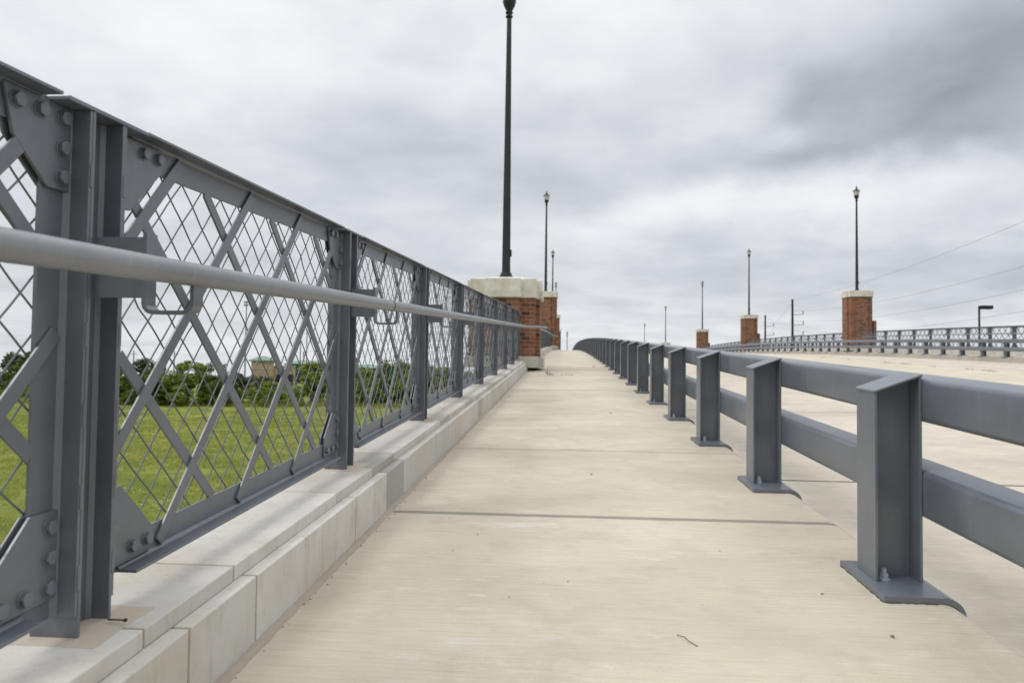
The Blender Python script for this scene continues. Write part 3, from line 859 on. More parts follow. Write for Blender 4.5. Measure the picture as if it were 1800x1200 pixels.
names = [(16.27, 2.05, True, 'short stout red brick pillar with two-tier cream stone cap at the end of the near lattice railing'),
         (50.0, 4.14, False, 'tall brick pillar with cream cap just right of and behind the nearest left pillar'),
         (78.0, 4.14, False, 'third brick pillar of the left row, a sliver showing behind the second'),
         (107.0, 4.14, False, 'fourth and farthest brick pillar of the left row, low behind the others')]
lnames = ['tallest black street lamp, lantern cut off by the photo top, on the nearest brick pillar',
          'black street lamp with complete lantern just right of the tallest lamp pole',
          'black street lamp third in the left row, just right of the second lamp',
          'small black street lamp fourth in the left row, lantern showing just above the pillar cap']
for (y, h, sh, lab), ll in zip(names, lnames):
    pillar(LX, y, P(y), h, lab, -1, sh); lamp(LX, y, P(y)+h+(0.08 if sh else 0.03), ll)
rn = [(49.6, 20.0, 'large brick pillar with cream cap standing among the far right lattice railing'),
      (78.0, 20.05, 'middle brick pillar on the far side, next left of the large one'),
      (106.0, 20.45, 'small brick pillar on the far side, leftmost of the three seen there')]
rl = ['black street lamp on the large right brick pillar, tallest on the far side',
      'black street lamp on the middle brick pillar of the far side', 'black street lamp on the small leftmost brick pillar of the far side']
for (y, x, lab), ll in zip(rn, rl):
    pillar(x, y, P(y)+0.10, 4.14, lab, 1); lamp(x, y, P(y)+0.10+4.17, ll)
for y, x, lab, pl in ((140.5, 19.95, 'distant street lamp on the far side, second from left, its foot hidden by the crest', 'brick pillar hidden beyond the crest on the far side, nearer one'),
                  (173.0, 19.5, 'most distant street lamp, short thin one showing above the near guardrail', 'brick pillar hidden beyond the crest on the far side, farther one')):
    pillar(x, y, P(y)+0.10, 4.14, pl, 1); lamp(x, y, P(y)+4.27, lab)

# ------------------------------------------------------------------ trees
def tree_meshes(kind, seed):
    rr = random.Random(seed)
    cr, tk = MB(), MB()
    # unit tree: height 1, roughly 0.5-0.9 wide ; kinds: 0 round, 1 bushy to the ground, 2 tall loose, 3 shrub
    W, zlo, nl, nq = {0: (0.42, 0.22, 46, 95), 1: (0.55, 0.06, 60, 85), 2: (0.30, 0.20, 44, 85), 3: (0.75, 0.02, 40, 80)}[kind]
    lobes = []
    while len(lobes) < nl:
        z = zlo+(0.97-zlo)*rr.random()
        u = (z-zlo)/(1-zlo)
        prof = {0: math.sin(math.pi*(0.12+0.80*u))**0.7, 1: (1-u**2.2)**0.6, 2: math.sin(math.pi*(0.15+0.8*u))**0.8, 3: (1-u**2)**0.5}[kind]
        a = rr.random()*2*math.pi; r = W*prof*math.sqrt(0.25+0.75*rr.random())*(0.85+0.3*noise.noise(Vector((math.cos(a)*1.5, math.sin(a)*1.5, z*3+seed))))
        lobes.append((r*math.cos(a), r*math.sin(a), z, (0.06+0.075*rr.random())*(1 if kind != 3 else 1.4)))
    for (x, y, z, R_) in lobes:
        for _ in range(nq):
            d = Vector((rr.gauss(0,1), rr.gauss(0,1), rr.gauss(0,1)+0.25)).normalized()
            rad = R_*(0.55+0.6*rr.random())
            p = Vector((x, y, z)) + Vector((d.x, d.y, d.z*0.8))*rad
            if p.z < 0.0: continue
            nrm = (d + Vector((rr.gauss(0,.45), rr.gauss(0,.45), rr.gauss(0,.45)+0.35))).normalized()
            t = nrm.cross(Vector((rr.gauss(0,1), rr.gauss(0,1), rr.gauss(0,1)))).normalized(); b = nrm.cross(t)
            s = 0.017+0.021*rr.random()
            cr.add([p-t*s*0.6, p+b*s*0.75-nrm*s*.2, p+t*s*1.15, p-b*s*0.75+nrm*s*.2], [(0,1,2,3)])
    top = {0: 0.8, 1: 0.6, 2: 0.88, 3: 0.4}[kind]
    tk.tube([(0,0,-0.03), (0.01,0,0.15), (0.0,0.015,top*0.6), (0.01,0,top)], [0.022, 0.018, 0.012, 0.004], 7)
    for _ in range(9):
        l = rr.choice(lobes); z0 = 0.12+0.5*rr.random()*min(1, l[2])
        if z0 > l[2]: z0 = l[2]*0.6
        tk.tube([(0,0,z0), (l[0]*0.5, l[1]*0.5, (z0+l[2])/2+0.02), (l[0], l[1], l[2])], [0.009, 0.006, 0.003], 5)
    return cr, tk
protos = {}
def tree(x, y, h, kind, var, leaf, label, w=1.0, name='tree', cat='tree', group=None):
    k = (kind, var, leaf)
    root = thing(name, label, cat, (x, y, GZ), group)
    if k not in protos:
        cr, tk = tree_meshes(kind, kind*17+var*5+3)
        me = bpy.data.meshes.new('crown'); me.from_pydata(cr.v, [], cr.f); me.materials.append(M_LEAF[leaf])
        c = bpy.data.objects.new('crown', me); col.objects.link(c); c.parent = root
        t = build(tk, 'trunk', M_BARK, root, local=True)
        protos[k] = (c, t)
    else:
        c, t = [cp(o, root) for o in protos[k]]
    for o in (c, t): o.scale = (h*w, h*w, h); o.rotation_euler = (0, 0, (x*7.3+y*3.1) % 6.28)
    return root
TL = [ # x, y, ztop, kind, var, leaf, w, label
 (-75.9, 92.9, 1.9, 0, 0, 2, 0.9, 'tall dark tree at the far left edge, seen through the nearest lattice panel'),
 (-70.7, 86.3, 0.2, 1, 0, 1, 1.0, 'lower dark tree at the photo left edge beside the tall one'),
 (-55.5, 80.9, 0.1, 1, 1, 1, 1.1, 'bushy tree half hidden behind the nearest fence post'),
 (-50.0, 76.5, 0.0, 1, 2, 0, 0.9, 'light green bushy tree first right of the nearest fence post'),
 (-47.6, 77.5, 0.95, 0, 1, 2, 0.85, 'rounded dark crown behind the first light green tree right of the near post'),
 (-46.0, 75.4, 0.1, 1, 1, 1, 0.9, 'mid green tree under the leftmost utility pole'),
 (-42.2, 76.0, 0.85, 1, 0, 0, 0.95, 'full fresh green tree in the middle of the first large lattice panel'),
 (-40.6, 79.0, 0.5, 0, 2, 1, 0.9, 'darker tree with a notched top left of the tan tower'),
 (-38.0, 75.9, -0.6, 1, 2, 1, 0.9, 'low rounded tree left of the tan tower'),
 (-43.9, 92.9, -0.5, 1, 1, 2, 1.2, 'broad dark olive tree in front of the tan tower'),
 (-37.8, 86.5, -1.1, 3, 0, 2, 1.0, 'dark shrub mass at the foot of the tan tower'),
 (-32.9, 76.4, -1.25, 1, 0, 3, 0.9, 'yellow green bush below the tan building wing'),
 (-30.9, 77.5, -1.5, 3, 1, 3, 0.9, 'small yellow green bush left of the pointed young tree'),
 (-29.8, 81.7, 0.85, 2, 0, 3, 1.15, 'pointed young light green tree in front of the green building'),
 (-28.0, 84.5, 0.25, 0, 1, 0, 0.8, 'light green tree just right of the pointed young tree'),
 (-26.3, 83.2, 0.1, 1, 2, 0, 0.9, 'fresh green tree hidden behind the second fence post'),
 (-23.9, 81.5, 0.35, 1, 0, 3, 0.95, 'yellow green tree first in the second lattice panel'),
 (-22.6, 80.4, -0.9, 3, 2, 0, 1.0, 'low leafy bush in the second lattice panel'),
 (-21.0, 84.4, 1.15, 0, 2, 1, 1.05, 'tallest dark rounded tree in the second lattice panel'),
 (-19.8, 83.6, 0.45, 1, 1, 1, 0.9, 'dense tree right of the tallest tree in the second panel'),
 (-18.2, 80.9, -0.3, 1, 2, 3, 0.85, 'light green tree behind the third fence post'),
 (-16.6, 83.2, 0.2, 1, 0, 0, 0.9, 'fresh green tree in the third lattice panel'),
 (-15.0, 85.4, 0.45, 0, 0, 0, 0.9, 'taller tree in the middle of the third lattice panel'),
 (-13.6, 83.8, 0.15, 1, 1, 1, 0.9, 'dark green tree right end of the third lattice panel'),
 (-11.9, 84.1, -0.2, 1, 2, 0, 0.9, 'green tree glimpsed through the fourth lattice panel'),
 (-10.1, 86.3, 0.0, 1, 0, 1, 0.9, 'tree glimpsed in front of the brick pillar through the lattice'),
 (-8.6, 88.5, -0.2, 1, 1, 0, 0.9, 'last tree of the row, hidden beside the nearest brick pillar')]
for x, y, zt, k, v, lf, w, lab in TL:
    tree(x, y, zt-GZ, k, v, lf, lab, w*(1.22 if k != 3 else 1.1), group='trees along the edge of the field')
# understorey shrubs in front of the trees, individually
rr = random.Random(21); i = 0
sx = -74.0
while sx < -8:
    y = 78.2 + (sx+40)*0.02*-1 + rr.uniform(-1.0, 1.2) + (3.0 if sx > -30 else 0) + max(0, (-60-sx))*0.25
    h = rr.uniform(1.0, 2.0)
    tree(sx, y, h, 3, i % 3, (0, 1, 3, 0, 1)[i % 5], 'leafy green shrub in the undergrowth at the foot of the tree row', rr.uniform(0.8, 1.1), 'shrub', 'shrub', 'shrubs at the foot of the tree row')
    sx += rr.uniform(1.3, 2.1); i += 1
# far-off wood
mb = MB(); rr = random.Random(4)
for j in range(9000):
    x = rr.uniform(-420, 40); y = 330 + rr.uniform(-10, 14)+abs(x)*-0.2
    hh = 3.0+1.4*noise.noise(Vector((x*0.03, 0, 0)))+0.9*noise.noise(Vector((x*0.15, 3, 0)))
    z = ground_z(x, y) + hh*rr.random()**0.7
    s = rr.uniform(0.4, 0.9); t = Vector((rr.gauss(0,1), rr.gauss(0,1), rr.gauss(0,1))).normalized(); b_ = t.cross(Vector((rr.gauss(0,1), rr.gauss(0,1), 1))).normalized()
    p = Vector((x, y, z)); mb.add([p-t*s, p+b_*s, p+t*s, p-b_*s], [(0,1,2,3)])
me = bpy.data.meshes.new('distant_wood'); me.from_pydata(mb.v, [], mb.f); me.materials.append(M_LEAF[2])
o = bpy.data.objects.new('distant_wood', me); col.objects.link(o); tag(o, kind='stuff')

# grass tufts on the field
gm = MB(); rr = random.Random(9)
for j in range(26000):
    dd = 14+62*(rr.random()**0.8); a = R(rr.uniform(18, 62))
    x = -dd*math.sin(a); y = dd*math.cos(a)
    if x > -2.5: continue
    dens = noise.noise(Vector((x*0.25, y*0.25, 0)))
    if dens < -0.15 and rr.random() < 0.6: continue
    for b_ in range(3):
        ang = rr.uniform(0, 6.28); h = rr.uniform(0.05, 0.13)*(1+0.5*dens)*(1.8 if y > 74 else 1); w = 0.010+0.0004*dd; lx = rr.gauss(0, .05); ly = rr.gauss(0, .05)
        px, py = x+rr.gauss(0, .08), y+rr.gauss(0, .08)
        gm.add([(px-w*math.cos(ang), py-w*math.sin(ang), GZ), (px+w*math.cos(ang), py+w*math.sin(ang), GZ), (px+lx, py+ly, GZ+h)], [(0,1,2)])
for j in range(9000):   # longer grass at the foot of the shrubs
    x = rr.uniform(-80, -6); y = 76.3+rr.gauss(0, 0.9)+(2.6 if x > -30 else 0)+max(0, (-60-x))*0.25
    h = rr.uniform(0.25, 0.6); ang = rr.uniform(0, 6.28); w = 0.05
    gm.add([(x-w*math.cos(ang), y-w*math.sin(ang), GZ), (x+w*math.cos(ang), y+w*math.sin(ang), GZ), (x+rr.gauss(0,.12), y+rr.gauss(0,.12), GZ+h)], [(0,1,2)])
me = bpy.data.meshes.new('field_grass'); me.from_pydata(gm.v, [], gm.f); me.materials.append(M_BLADE)
o = bpy.data.objects.new('field_grass', me); col.objects.link(o); tag(o, kind='stuff')
fm = MB()
for cx_, cy_ in ((-16.5, 25), (-14.2, 23.2), (-20, 30), (-24, 40), (-30, 52), (-12.5, 28), (-11.2, 17.5), (-19, 36), (-35, 60), (-10, 31)):
    for j in range(rr.randint(5, 14)):
        x = cx_+rr.gauss(0, .5); y = cy_+rr.gauss(0, .35); s = 0.022; z = GZ+0.10
        fm.add([(x-s, y, z), (x, y-s, z), (x+s, y, z), (x, y+s, z), (x, y, z+s)], [(0,1,4), (1,2,4), (2,3,4), (3,0,4), (3,2,1,0)])
tag(build(fm, 'clover_flowers', M_FLOW), kind='stuff')

# ------------------------------------------------------------------ far buildings
root = thing('tower_building', 'small tan stone tower with green hipped roof and a low tan wing, beyond the trees', 'building', (-61.5, 137.0, GZ))
ca, sa = math.cos(R(24)), math.sin(R(24))
def rot(cx, cy):
    return lambda x, y, z: (cx+ca*x-sa*y, cy+sa*x+ca*y, z)
q = rot(-61.4, 138.9)
w = MB(); w.box(-2.1, 2.1, -2.1, 2.1, GZ, -0.55, q); build(w, 'stone_wall', M_STONEW, root)
w = MB(); w.box(-2.15, 2.15, -2.15, 2.15, -0.549, 1.0, q); build(w, 'stucco_wall', M_TAN, root)
w = MB(); e = 2.7
w.add([q(-e,-e,1.0), q(e,-e,1.0), q(e,e,1.0), q(-e,e,1.0), q(-e,-e,1.2), q(e,-e,1.2), q(e,e,1.2), q(-e,e,1.2), q(-0.7,0,2.05), q(0.7,0,2.05)],
      [(3,2,1,0), (0,1,5,4), (1,2,6,5), (2,3,7,6), (3,0,4,7), (4,5,9,8), (6,7,8,9), (5,6,9), (7,4,8)])
build(w, 'roof', M_GROOF, root)
w = MB(); w.box(2.16, 6.4, -0.2, 4.0, GZ, 0.0, q); w.box(2.17, 6.5, -0.5, 4.1, 0.001, 0.16, q); build(w, 'wing_wall', M_TAN, root)
w = MB(); w.box(2.5, 6.0, -0.24, -0.203, GZ+0.2, -1.6, q); dk = build(w, 'wing_opening', M_DARK, root)
w = MB(); w.box(-0.6, 0.6, -2.16, -2.104, GZ, -2.0, q); build(w, 'doorway', M_DARK, root)
w = MB()
for z in (-3.3, -2.9, -2.5, -2.1): w.box(-2.13, 2.13, -2.13, 2.13, z, z+0.02, q)
build(w, 'stone_ledges', M_MORTAR, root)
# dark metal siding seams helper
def shed(x0, x1, y0, dep, h, name, label):
    rt = thing(name, label, 'building', ((x0+x1)/2, y0+dep/2, GZ))
    w = MB(); w.box(x0, x1, y0, y0+dep, GZ, GZ+h); build(w, 'wall', M_GWALL, rt)
    w = MB(); xm = (x0+x1)/2; e = 0.5
    w.add([(x0-e, y0-e, GZ+h), (x1+e, y0-e, GZ+h), (x1+e, y0+dep+e, GZ+h), (x0-e, y0+dep+e, GZ+h), (x0+1.8, y0+dep/2, GZ+h+0.9), (x1-1.8, y0+dep/2, GZ+h+0.9)],
          [(3,2,1,0), (0,1,5,4), (2,3,4,5), (1,2,5), (3,0,4)])
    build(w, 'roof', M_GROOF, rt)
    w = MB()
    for k in range(int((x1-x0)/1.2)): w.box(x0+0.6+1.2*k, x0+0.72+1.2*k, y0-0.04, y0-0.002, GZ, GZ+h-0.3)
    build(w, 'wall_ribs', M_GROOF, rt)
    w = MB(); w.box(x0+2, x0+4, y0-0.05, y0-0.003, GZ, GZ+2.3); build(w, 'door', M_DARK, rt)
    w = MB(); w.box(x1-5, x1-3.4, y0-0.05, y0-0.003, GZ+1.4, GZ+2.4); build(w, 'window', M_DARK, rt)
shed(-74, -59.5, 181, 10, 4.6, 'green_building', 'dark green long building right of the tan tower')
shed(-58, -50.5, 184, 9, 3.7, 'green_building', 'green roofed building seen at the left end of the second lattice panel')
shed(-47.5, -36, 186, 9, 4.3, 'green_building', 'green building behind the tallest tree of the second lattice panel')
# cars
def car(x, y, paint, label):
    rt = thing('parked_car', label, 'car', (x, y, GZ))
    b_ = MB(); W_ = 0.88
    pr = [(-2.2,0.35), (-2.25,0.75), (-1.9,0.95), (-1.3,1.0), (1.5,1.0), (2.1,0.85), (2.2,0.6), (2.15,0.35)]
    b_.prism(pr, lambda a, z: (x+a, y-W_, GZ+z), lambda a, z: (x+a, y+W_, GZ+z)); bo = build(b_, 'body', paint, rt, bevel=0.05)
    c = MB(); c.prism([(-1.5,1.0), (-0.9,1.45), (0.6,1.47), (1.35,1.0)], lambda a, z: (x+a, y-0.72, GZ+z), lambda a, z: (x+a, y+0.72, GZ+z)); build(c, 'cabin', M_WIN, rt)
    c = MB(); c.box(x-0.92, x+0.62, y-0.70, y+0.70, GZ+1.455, GZ+1.50); build(c, 'roof', paint, rt)
    for a in (-1.4, 1.4):
        for s in (-1, 1):
            w = MB(); w.tube([(x+a, y+s*0.72, GZ+0.32), (x+a, y+s*0.93, GZ+0.32)], 0.32, 16); build(w, 'wheel', M_TYRE, rt)
car(-33.8, 97.5, M_WHITEC, 'white car half hidden behind the shrubs near the second fence post')
car(-39.2, 98.6, M_GREYC, 'grey car behind the shrubs left of the white one')

# ------------------------------------------------------------------ masts, poles, wires
def utility(x, y, ztop, label, arms, sgn=1, r=0.20, group=None):
    rt = thing('utility_pole', label, 'utility pole', (x, y, GZ), group)
    p = MB(); p.tube([(x, y, GZ-0.2), (x, y, ztop)], [r*1.25, r*0.85], 10); po = build(p, 'pole', M_WOOD, rt)
    for z in arms:
        a = MB(); a.tube([(x, y, z-0.35), (x+sgn*0.9, y, z-0.3), (x+sgn*1.75, y, z-0.2)], 0.05, 6)
        a.tube([(x, y, z+0.45), (x+sgn*1.7, y, z+0.35)], 0.015, 4)
        ao = build(a, 'bracket', M_METALG, rt)
        i_ = MB(); i_.lathe([(0.04, -0.25), (0.11, -0.2), (0.06, -0.1), (0.11, -0.02), (0.06, 0.08), (0.11, 0.16), (0.06, 0.26), (0.10, 0.34), (0.03, 0.46)], (x+sgn*1.8, y, z), 8)
        build(i_, 'insulator', M_METALG, ao)
    return rt
UA = (39.2, 123.95); UB = (44.36, 158.9); UC = (31.9, 74.0)
utility(*UA, 12.77, 'taller dark utility pole with three side brackets, right of centre beyond the far railing', (10.4, 8.63, 6.86))
utility(*UB, 12.6, 'shorter dark utility pole with two brackets, left of the taller one', (10.4, 8.4))
utility(31.0, 66.0-16, 13.6, 'utility pole standing off the right edge of the photo carrying the wires', (10.8, 8.9, 7.0)) if False else None
def wire(p0, p1, sag, label, r=0.012, n=14):
    mb = MB(); pts = []
    for i in range(n+1):
        u = i/n; pts.append((p0[0]+(p1[0]-p0[0])*u, p0[1]+(p1[1]-p0[1])*u, p0[2]+(p1[2]-p0[2])*u - sag*4*u*(1-u)))
    mb.tube(pts, r, 5); tag(build(mb, 'power_line', M_CABLE), label, 'power line', 'power lines strung between the utility poles')
x2, y2 = 34.0, 42.0
wire((UA[0], UA[1], 12.7), (x2, y2, 13.0), 1.2, 'highest of the thin power lines running to the right edge of the photo')
wire((UA[0]+1.8, UA[1], 10.8), (x2+1.8, y2, 9.9), 1.2, 'second power line from the top at the right edge')
wire((UA[0]+1.8, UA[1], 9.0), (x2+1.8, y2, 8.0), 1.2, 'third power line from the top at the right edge')
wire((UA[0]+1.8, UA[1], 7.2), (x2+1.8, y2, 6.3), 1.2, 'lowest power line at the right edge, just over the railing')
wire((UB[0], UB[1], 12.5), (UA[0], UA[1], 8.9), 1.0, 'upper short wire drooping between the two utility poles')
wire((UB[0]+1.8, UB[1], 10.7), (UA[0], UA[1], 5.8), 0.8, 'lower short wire drooping between the two utility poles')
wire((UA[0]-0.1, UA[1], 12.0), (36.2, 133.0, 4.0), -0.6, 'guy wire slanting down left from the taller utility pole', 0.012)
# carrier pole off the right edge for the wires
utility(x2, y2, 13.3, 'dark utility pole outside the right edge that carries the power lines', (9.5, 7.6, 5.9))

rt = thing('parking_lot_light', 'dark box-headed light pole behind the far right railing', 'light pole', (31.96, 56.6, GZ))
p = MB(); p.tube([(31.96, 56.6, GZ), (31.96, 56.6, 5.86)], [0.09, 0.07], 10); build(p, 'pole', M_BLACK, rt)
p = MB(); p.box(32.0, 32.85, 56.3, 56.75, 5.60, 5.88); build(p, 'lamp_head', M_BLACK, rt, bevel=0.03)
def stadium(x, y, ztop, label, rows=3, mw=1.1, mh=1.9, r=0.18, mt=None, name='stadium_light'):
    rt = thing(name, label, 'floodlight', (x, y, GZ), None)
    p = MB(); p.tube([(x, y, GZ), (x, y, ztop)], [r*1.3, r*0.7], 10); build(p, 'mast', mt or M_METALG, rt)
    hd = MB()
    for k in range(rows):
        z = ztop-0.15-k*mh/rows
        hd.box(x-mw/2, x+mw/2, y-0.08, y+0.08, z-0.06, z+0.06)
        for j in range(3):
            cx_ = x-mw/2+mw*(j+0.5)/3; hd.box(cx_-0.14*mw, cx_+0.14*mw, y-0.3, y-0.085, z-0.22*mh/rows*1.3, z+0.22*mh/rows*1.3)
    build(hd, 'floodlight_bank', M_METALG, rt)
stadium(0.93, 250, 12.9, 'distant floodlight mast standing alone over the crest of the walkway', 3, 0.75, 1.8)
stadium(-84.9, 181.1, 16.9, 'tall floodlight mast left of the tan tower seen through the lattice', 2, 1.3, 1.6)
rt = thing('net_frame', 'pair of green masts joined at the top by a truss, right of the tan tower', 'mast', (-60.5, 158.9, GZ))
for x in (-61.27, -59.79):
    p = MB(); p.tube([(x, 158.9, GZ), (x, 158.9, 8.4)], 0.11, 8); build(p, 'mast', M_GREENM, rt)
p = MB()
for z in (8.3, 7.6): p.tube([(-61.27, 158.9, z), (-59.79, 158.9, z)], 0.05, 6)
for a, b_ in ((0, 1), (1, 0), (0, 1)): p.tube([(-61.27+0.49*a*1, 158.9, 7.6+0.7*a), (-61.27+0.49+0.49*b_, 158.9, 7.6+0.7*b_)], 0.04, 5)
build(p, 'truss', M_METALG, rt)
rt = thing('red_mast', 'short red and white mast between the green masts', 'mast', (-62.24, 163.6, GZ))
p = MB(); p.tube([(-62.24, 163.6, GZ), (-62.24, 163.6, 3.5)], 0.16, 8); build(p, 'pole', M_REDM, rt)
p = MB(); p.tube([(-62.24, 163.6, 0.6), (-62.24, 163.6, 1.1)], 0.18, 8); build(p, 'white_band', M_PAINT, rt)
for x, y, z, lab in ((-80.9, 126.3, 2.7, 'thin grey utility pole above the first trees, leftmost'), (-77.5, 134.2, 2.9, 'thin utility pole second from left above the trees'),
                (-78.9, 150.6, 0.3, 'thin short utility pole just left of the tall floodlight mast'), (-37.7, 165.8, 7.5, 'slender mast behind the third lattice panel')):
    rt = thing('utility_pole', lab, 'utility pole', (x, y, GZ), 'thin distant poles above the trees')
    p = MB(); p.tube([(x, y, GZ), (x, y, z)], [0.15, 0.10], 8); build(p, 'pole', M_METALG, rt)
    p = MB(); p.tube([(x-0.9, y, z-0.7), (x+0.9, y, z-0.7)], 0.05, 6); build(p, 'cross_arm', M_METALG, rt)

# ------------------------------------------------------------------ small things
rr = random.Random(31)
pb = MB()
def peb(x, y, s, m=sideL, z=0.0):
    n = 6; rg = []
    for zz, k in ((0, 0.8), (0.5, 1.0), (0.95, 0.5)):
        rg.append([m(x+s*k*(1+0.3*rr.random())*math.cos(a*2*math.pi/n), y+s*k*(1+0.3*rr.random())*math.sin(a*2*math.pi/n), z-0.001+zz*s) for a in range(n)])
    pb.sweep(rg)
for j in range(150):
    y = 1.1+6*rr.random()**1.4; peb(rr.uniform(-0.75, 1.15), y, 0.0007+0.0018*rr.random()**3)
for j in range(900):
    y = 1.0+9*rr.random()**1.5; peb(-0.822+abs(rr.gauss(0, 0.016)), y, 0.0010+0.0040*rr.random()**3)
for j in range(60):
    peb(rr.uniform(1.45, 3.2), rr.uniform(1.5, 6), rr.uniform(0.0015, 0.0035), z=-0.185)
tag(build(pb, 'gravel_grit', M_PEB), kind='stuff')
dl = MB()
for x, y, s in ((0.744, 18.09, 0.05), (-0.43, 2.75, 0.007), (-0.17, 2.29, 0.005), (-0.36, 2.98, 0.008), (0.02, 2.45, 0.006), (0.86, 2.42, 0.008), (0.62, 2.85, 0.006), (0.94, 2.1, 0.011), (0.17, 4.3, 0.012), (-0.2, 6.1, 0.014), (0.5, 7.6, 0.016)):
    a = rr.random()*6; c, s_ = math.cos(a), math.sin(a)
    dl.add([sideL(x+s*c, y+s*s_, 0.002), sideL(x-s*s_*0.5, y+s*c*0.5, 0.002+s*0.3), sideL(x-s*c, y-s*s_, 0.003), sideL(x+s*s_*0.5, y-s*c*0.5, 0.001+s*0.4)], [(0,1,2), (0,2,3)])
tag(build(dl, 'leaf_litter', M_DRYL), kind='stuff')
tw = MB(); tw.tube([sideL(0.327, 2.051, 0.003), sideL(0.345, 2.03, 0.007), sideL(0.352, 2.008, 0.006), sideL(0.373, 1.986, 0.002)], 0.0011, 6)
tag(build(tw, 'twig', M_TWIG), 'thin bent brown twig lying on the bare walkway near the bottom of the photo', 'twig')
na = MB(); na.tube([sideL(-0.97, 1.452, 0.2375), sideL(-0.925, 1.44, 0.243)], 0.0018, 8); na.tube([sideL(-0.925, 1.44, 0.243), sideL(-0.921, 1.439, 0.2432)], 0.0040, 8)
tag(build(na, 'nail', M_WOOD), 'dark nail lying on the tan grout at the foot of the nearest fence post', 'nail')
wd = MB()
for bx, by, nb, hh in ((-0.35, 14.30, 7, 0.17), (-0.25, 14.29, 8, 0.06), (0.13, 14.28, 5, 0.04), (-0.05, 14.28, 5, 0.02), (0.05, 14.28, 5, 0.02)):
    for j in range(nb):
        a = rr.random()*6.28; l = hh*rr.uniform(0.4, 1.0); w = 0.004; lx = rr.gauss(0, .03); x = bx+rr.gauss(0, .03)
        wd.add([sideL(x-w, by, 0), sideL(x+w, by, 0), sideL(x+lx*.5+w, by+.005, l*.6), sideL(x+lx*1.3, by, l), sideL(x+lx*.5-w, by-.005, l*.6)], [(0,1,2,3,4)])
tag(build(wd, 'weed', M_DRYG), 'dry little weed growing from the walkway joint in front of the nearest brick pillar', 'weed')
wm = MB()
for y0, ln in ((18.3, 0.7), (22.8, 0.6), (23.8, 0.9), (27.5, 0.5), (21.3, 0.3), (30, 0.5), (19.4, .35)):
    for j in range(int(34*ln)):
        y = y0+rr.uniform(0, ln); x = 10.93+abs(rr.gauss(0, .04)); h = rr.uniform(0.03, 0.10); w = 0.008
        wm.add([sideL(x, y-w, -.185), sideL(x, y+w, -.185), sideL(x+rr.gauss(0,.03), y+rr.gauss(0,.04), -.18+h)], [(0,1,2)])
        x2_ = 10.80+rr.gauss(0, .04)
        wm.add([sideL(x2_, y-w*2, -.03), sideL(x2_, y+w*2, -.03), sideL(x2_+rr.gauss(0,.03), y+rr.gauss(0,.04), -.03+h*.6)], [(0,1,2)])
tag(build(wm, 'median_weeds', M_BLADE), kind='stuff')

# ------------------------------------------------------------------ sky
wd_ = bpy.data.worlds.new('World'); scene.world = wd_; wd_.use_nodes = True
nt = wd_.node_tree; nt.nodes.clear()
out = N(nt, 'ShaderNodeOutputWorld')
SUN_EL, SUN_AZ = R(52), R(248)
sky = N(nt, 'ShaderNodeTexSky'); sky.sky_type = 'NISHITA'; sky.sun_disc = False
sky.sun_elevation = SUN_EL; sky.sun_rotation = SUN_AZ
bg1 = N(nt, 'ShaderNodeBackground'); bg1.inputs['Strength'].default_value = 0.10; L(nt, sky.outputs[0], bg1.inputs['Color'])
tc = N(nt, 'ShaderNodeTexCoord'); dirv = tc.outputs['Generated']
sp = N(nt, 'ShaderNodeSeparateXYZ'); L(nt, dirv, sp.inputs[0])
zc = math_(nt, 'MAXIMUM', sp.outputs[2], 0.0)
den = math_(nt, 'ADD', zc, 0.17)
uu = math_(nt, 'DIVIDE', sp.outputs[0], den); vv = math_(nt, 'DIVIDE', sp.outputs[1], den)
cb = N(nt, 'ShaderNodeCombineXYZ'); L(nt, uu, cb.inputs[0]); L(nt, vv, cb.inputs[1])
n1 = nz(nt, cb.outputs[0], 0.55, 8, 0.52, 0.35)
n2 = nz(nt, cb.outputs[0], 2.3, 6, 0.5, 0.1)
n3 = nz(nt, cb.outputs[0], 0.22, 4, 0.5, 0.2)
# warp directions for soft irregular cloud masses
wn = N(nt, 'ShaderNodeTexNoise'); wn.inputs['Scale'].default_value = 6.0; wn.inputs['Detail'].default_value = 5; L(nt, dirv, wn.inputs['Vector'])
wv = N(nt, 'ShaderNodeVectorMath'); wv.operation = 'MULTIPLY_ADD'; L(nt, wn.outputs['Color'], wv.inputs[0]); wv.inputs[1].default_value = (0.20, 0.20, 0.13)
ofs = N(nt, 'ShaderNodeVectorMath'); ofs.operation = 'SUBTRACT'; L(nt, dirv, ofs.inputs[0]); ofs.inputs[1].default_value = (0.10, 0.10, 0.065)
L(nt, ofs.outputs[0], wv.inputs[2]); wdir = wv.outputs[0]
def blob(c, s, amp, pw=1.0, rotz=0.0):
    a = N(nt, 'ShaderNodeVectorMath'); a.operation = 'SUBTRACT'; L(nt, wdir, a.inputs[0]); a.inputs[1].default_value = c
    mp = N(nt, 'ShaderNodeMapping'); mp.vector_type = 'POINT'; L(nt, a.outputs[0], mp.inputs['Vector'])
    mp.inputs['Rotation'].default_value = (0, rotz, 0); mp.inputs['Scale'].default_value = (1/s[0], 0.8, 1/s[1])
    d_ = N(nt, 'ShaderNodeVectorMath'); d_.operation = 'DOT_PRODUCT'; L(nt, mp.outputs[0], d_.inputs[0]); L(nt, mp.outputs[0], d_.inputs[1])
    e_ = math_(nt, 'POWER', 2.71828, math_(nt, 'MULTIPLY', math_(nt, 'POWER', d_.outputs['Value'], pw), -1.0))
    return math_(nt, 'MULTIPLY', e_, amp)
val = N(nt, 'ShaderNodeMapRange'); val.interpolation_type = 'SMOOTHSTEP'
L(nt, zc, val.inputs['Value']); 
for k, v in zip(range(1, 5), (0.40, 0.85, 0.0, 1.0)): val.inputs[k].default_value = v
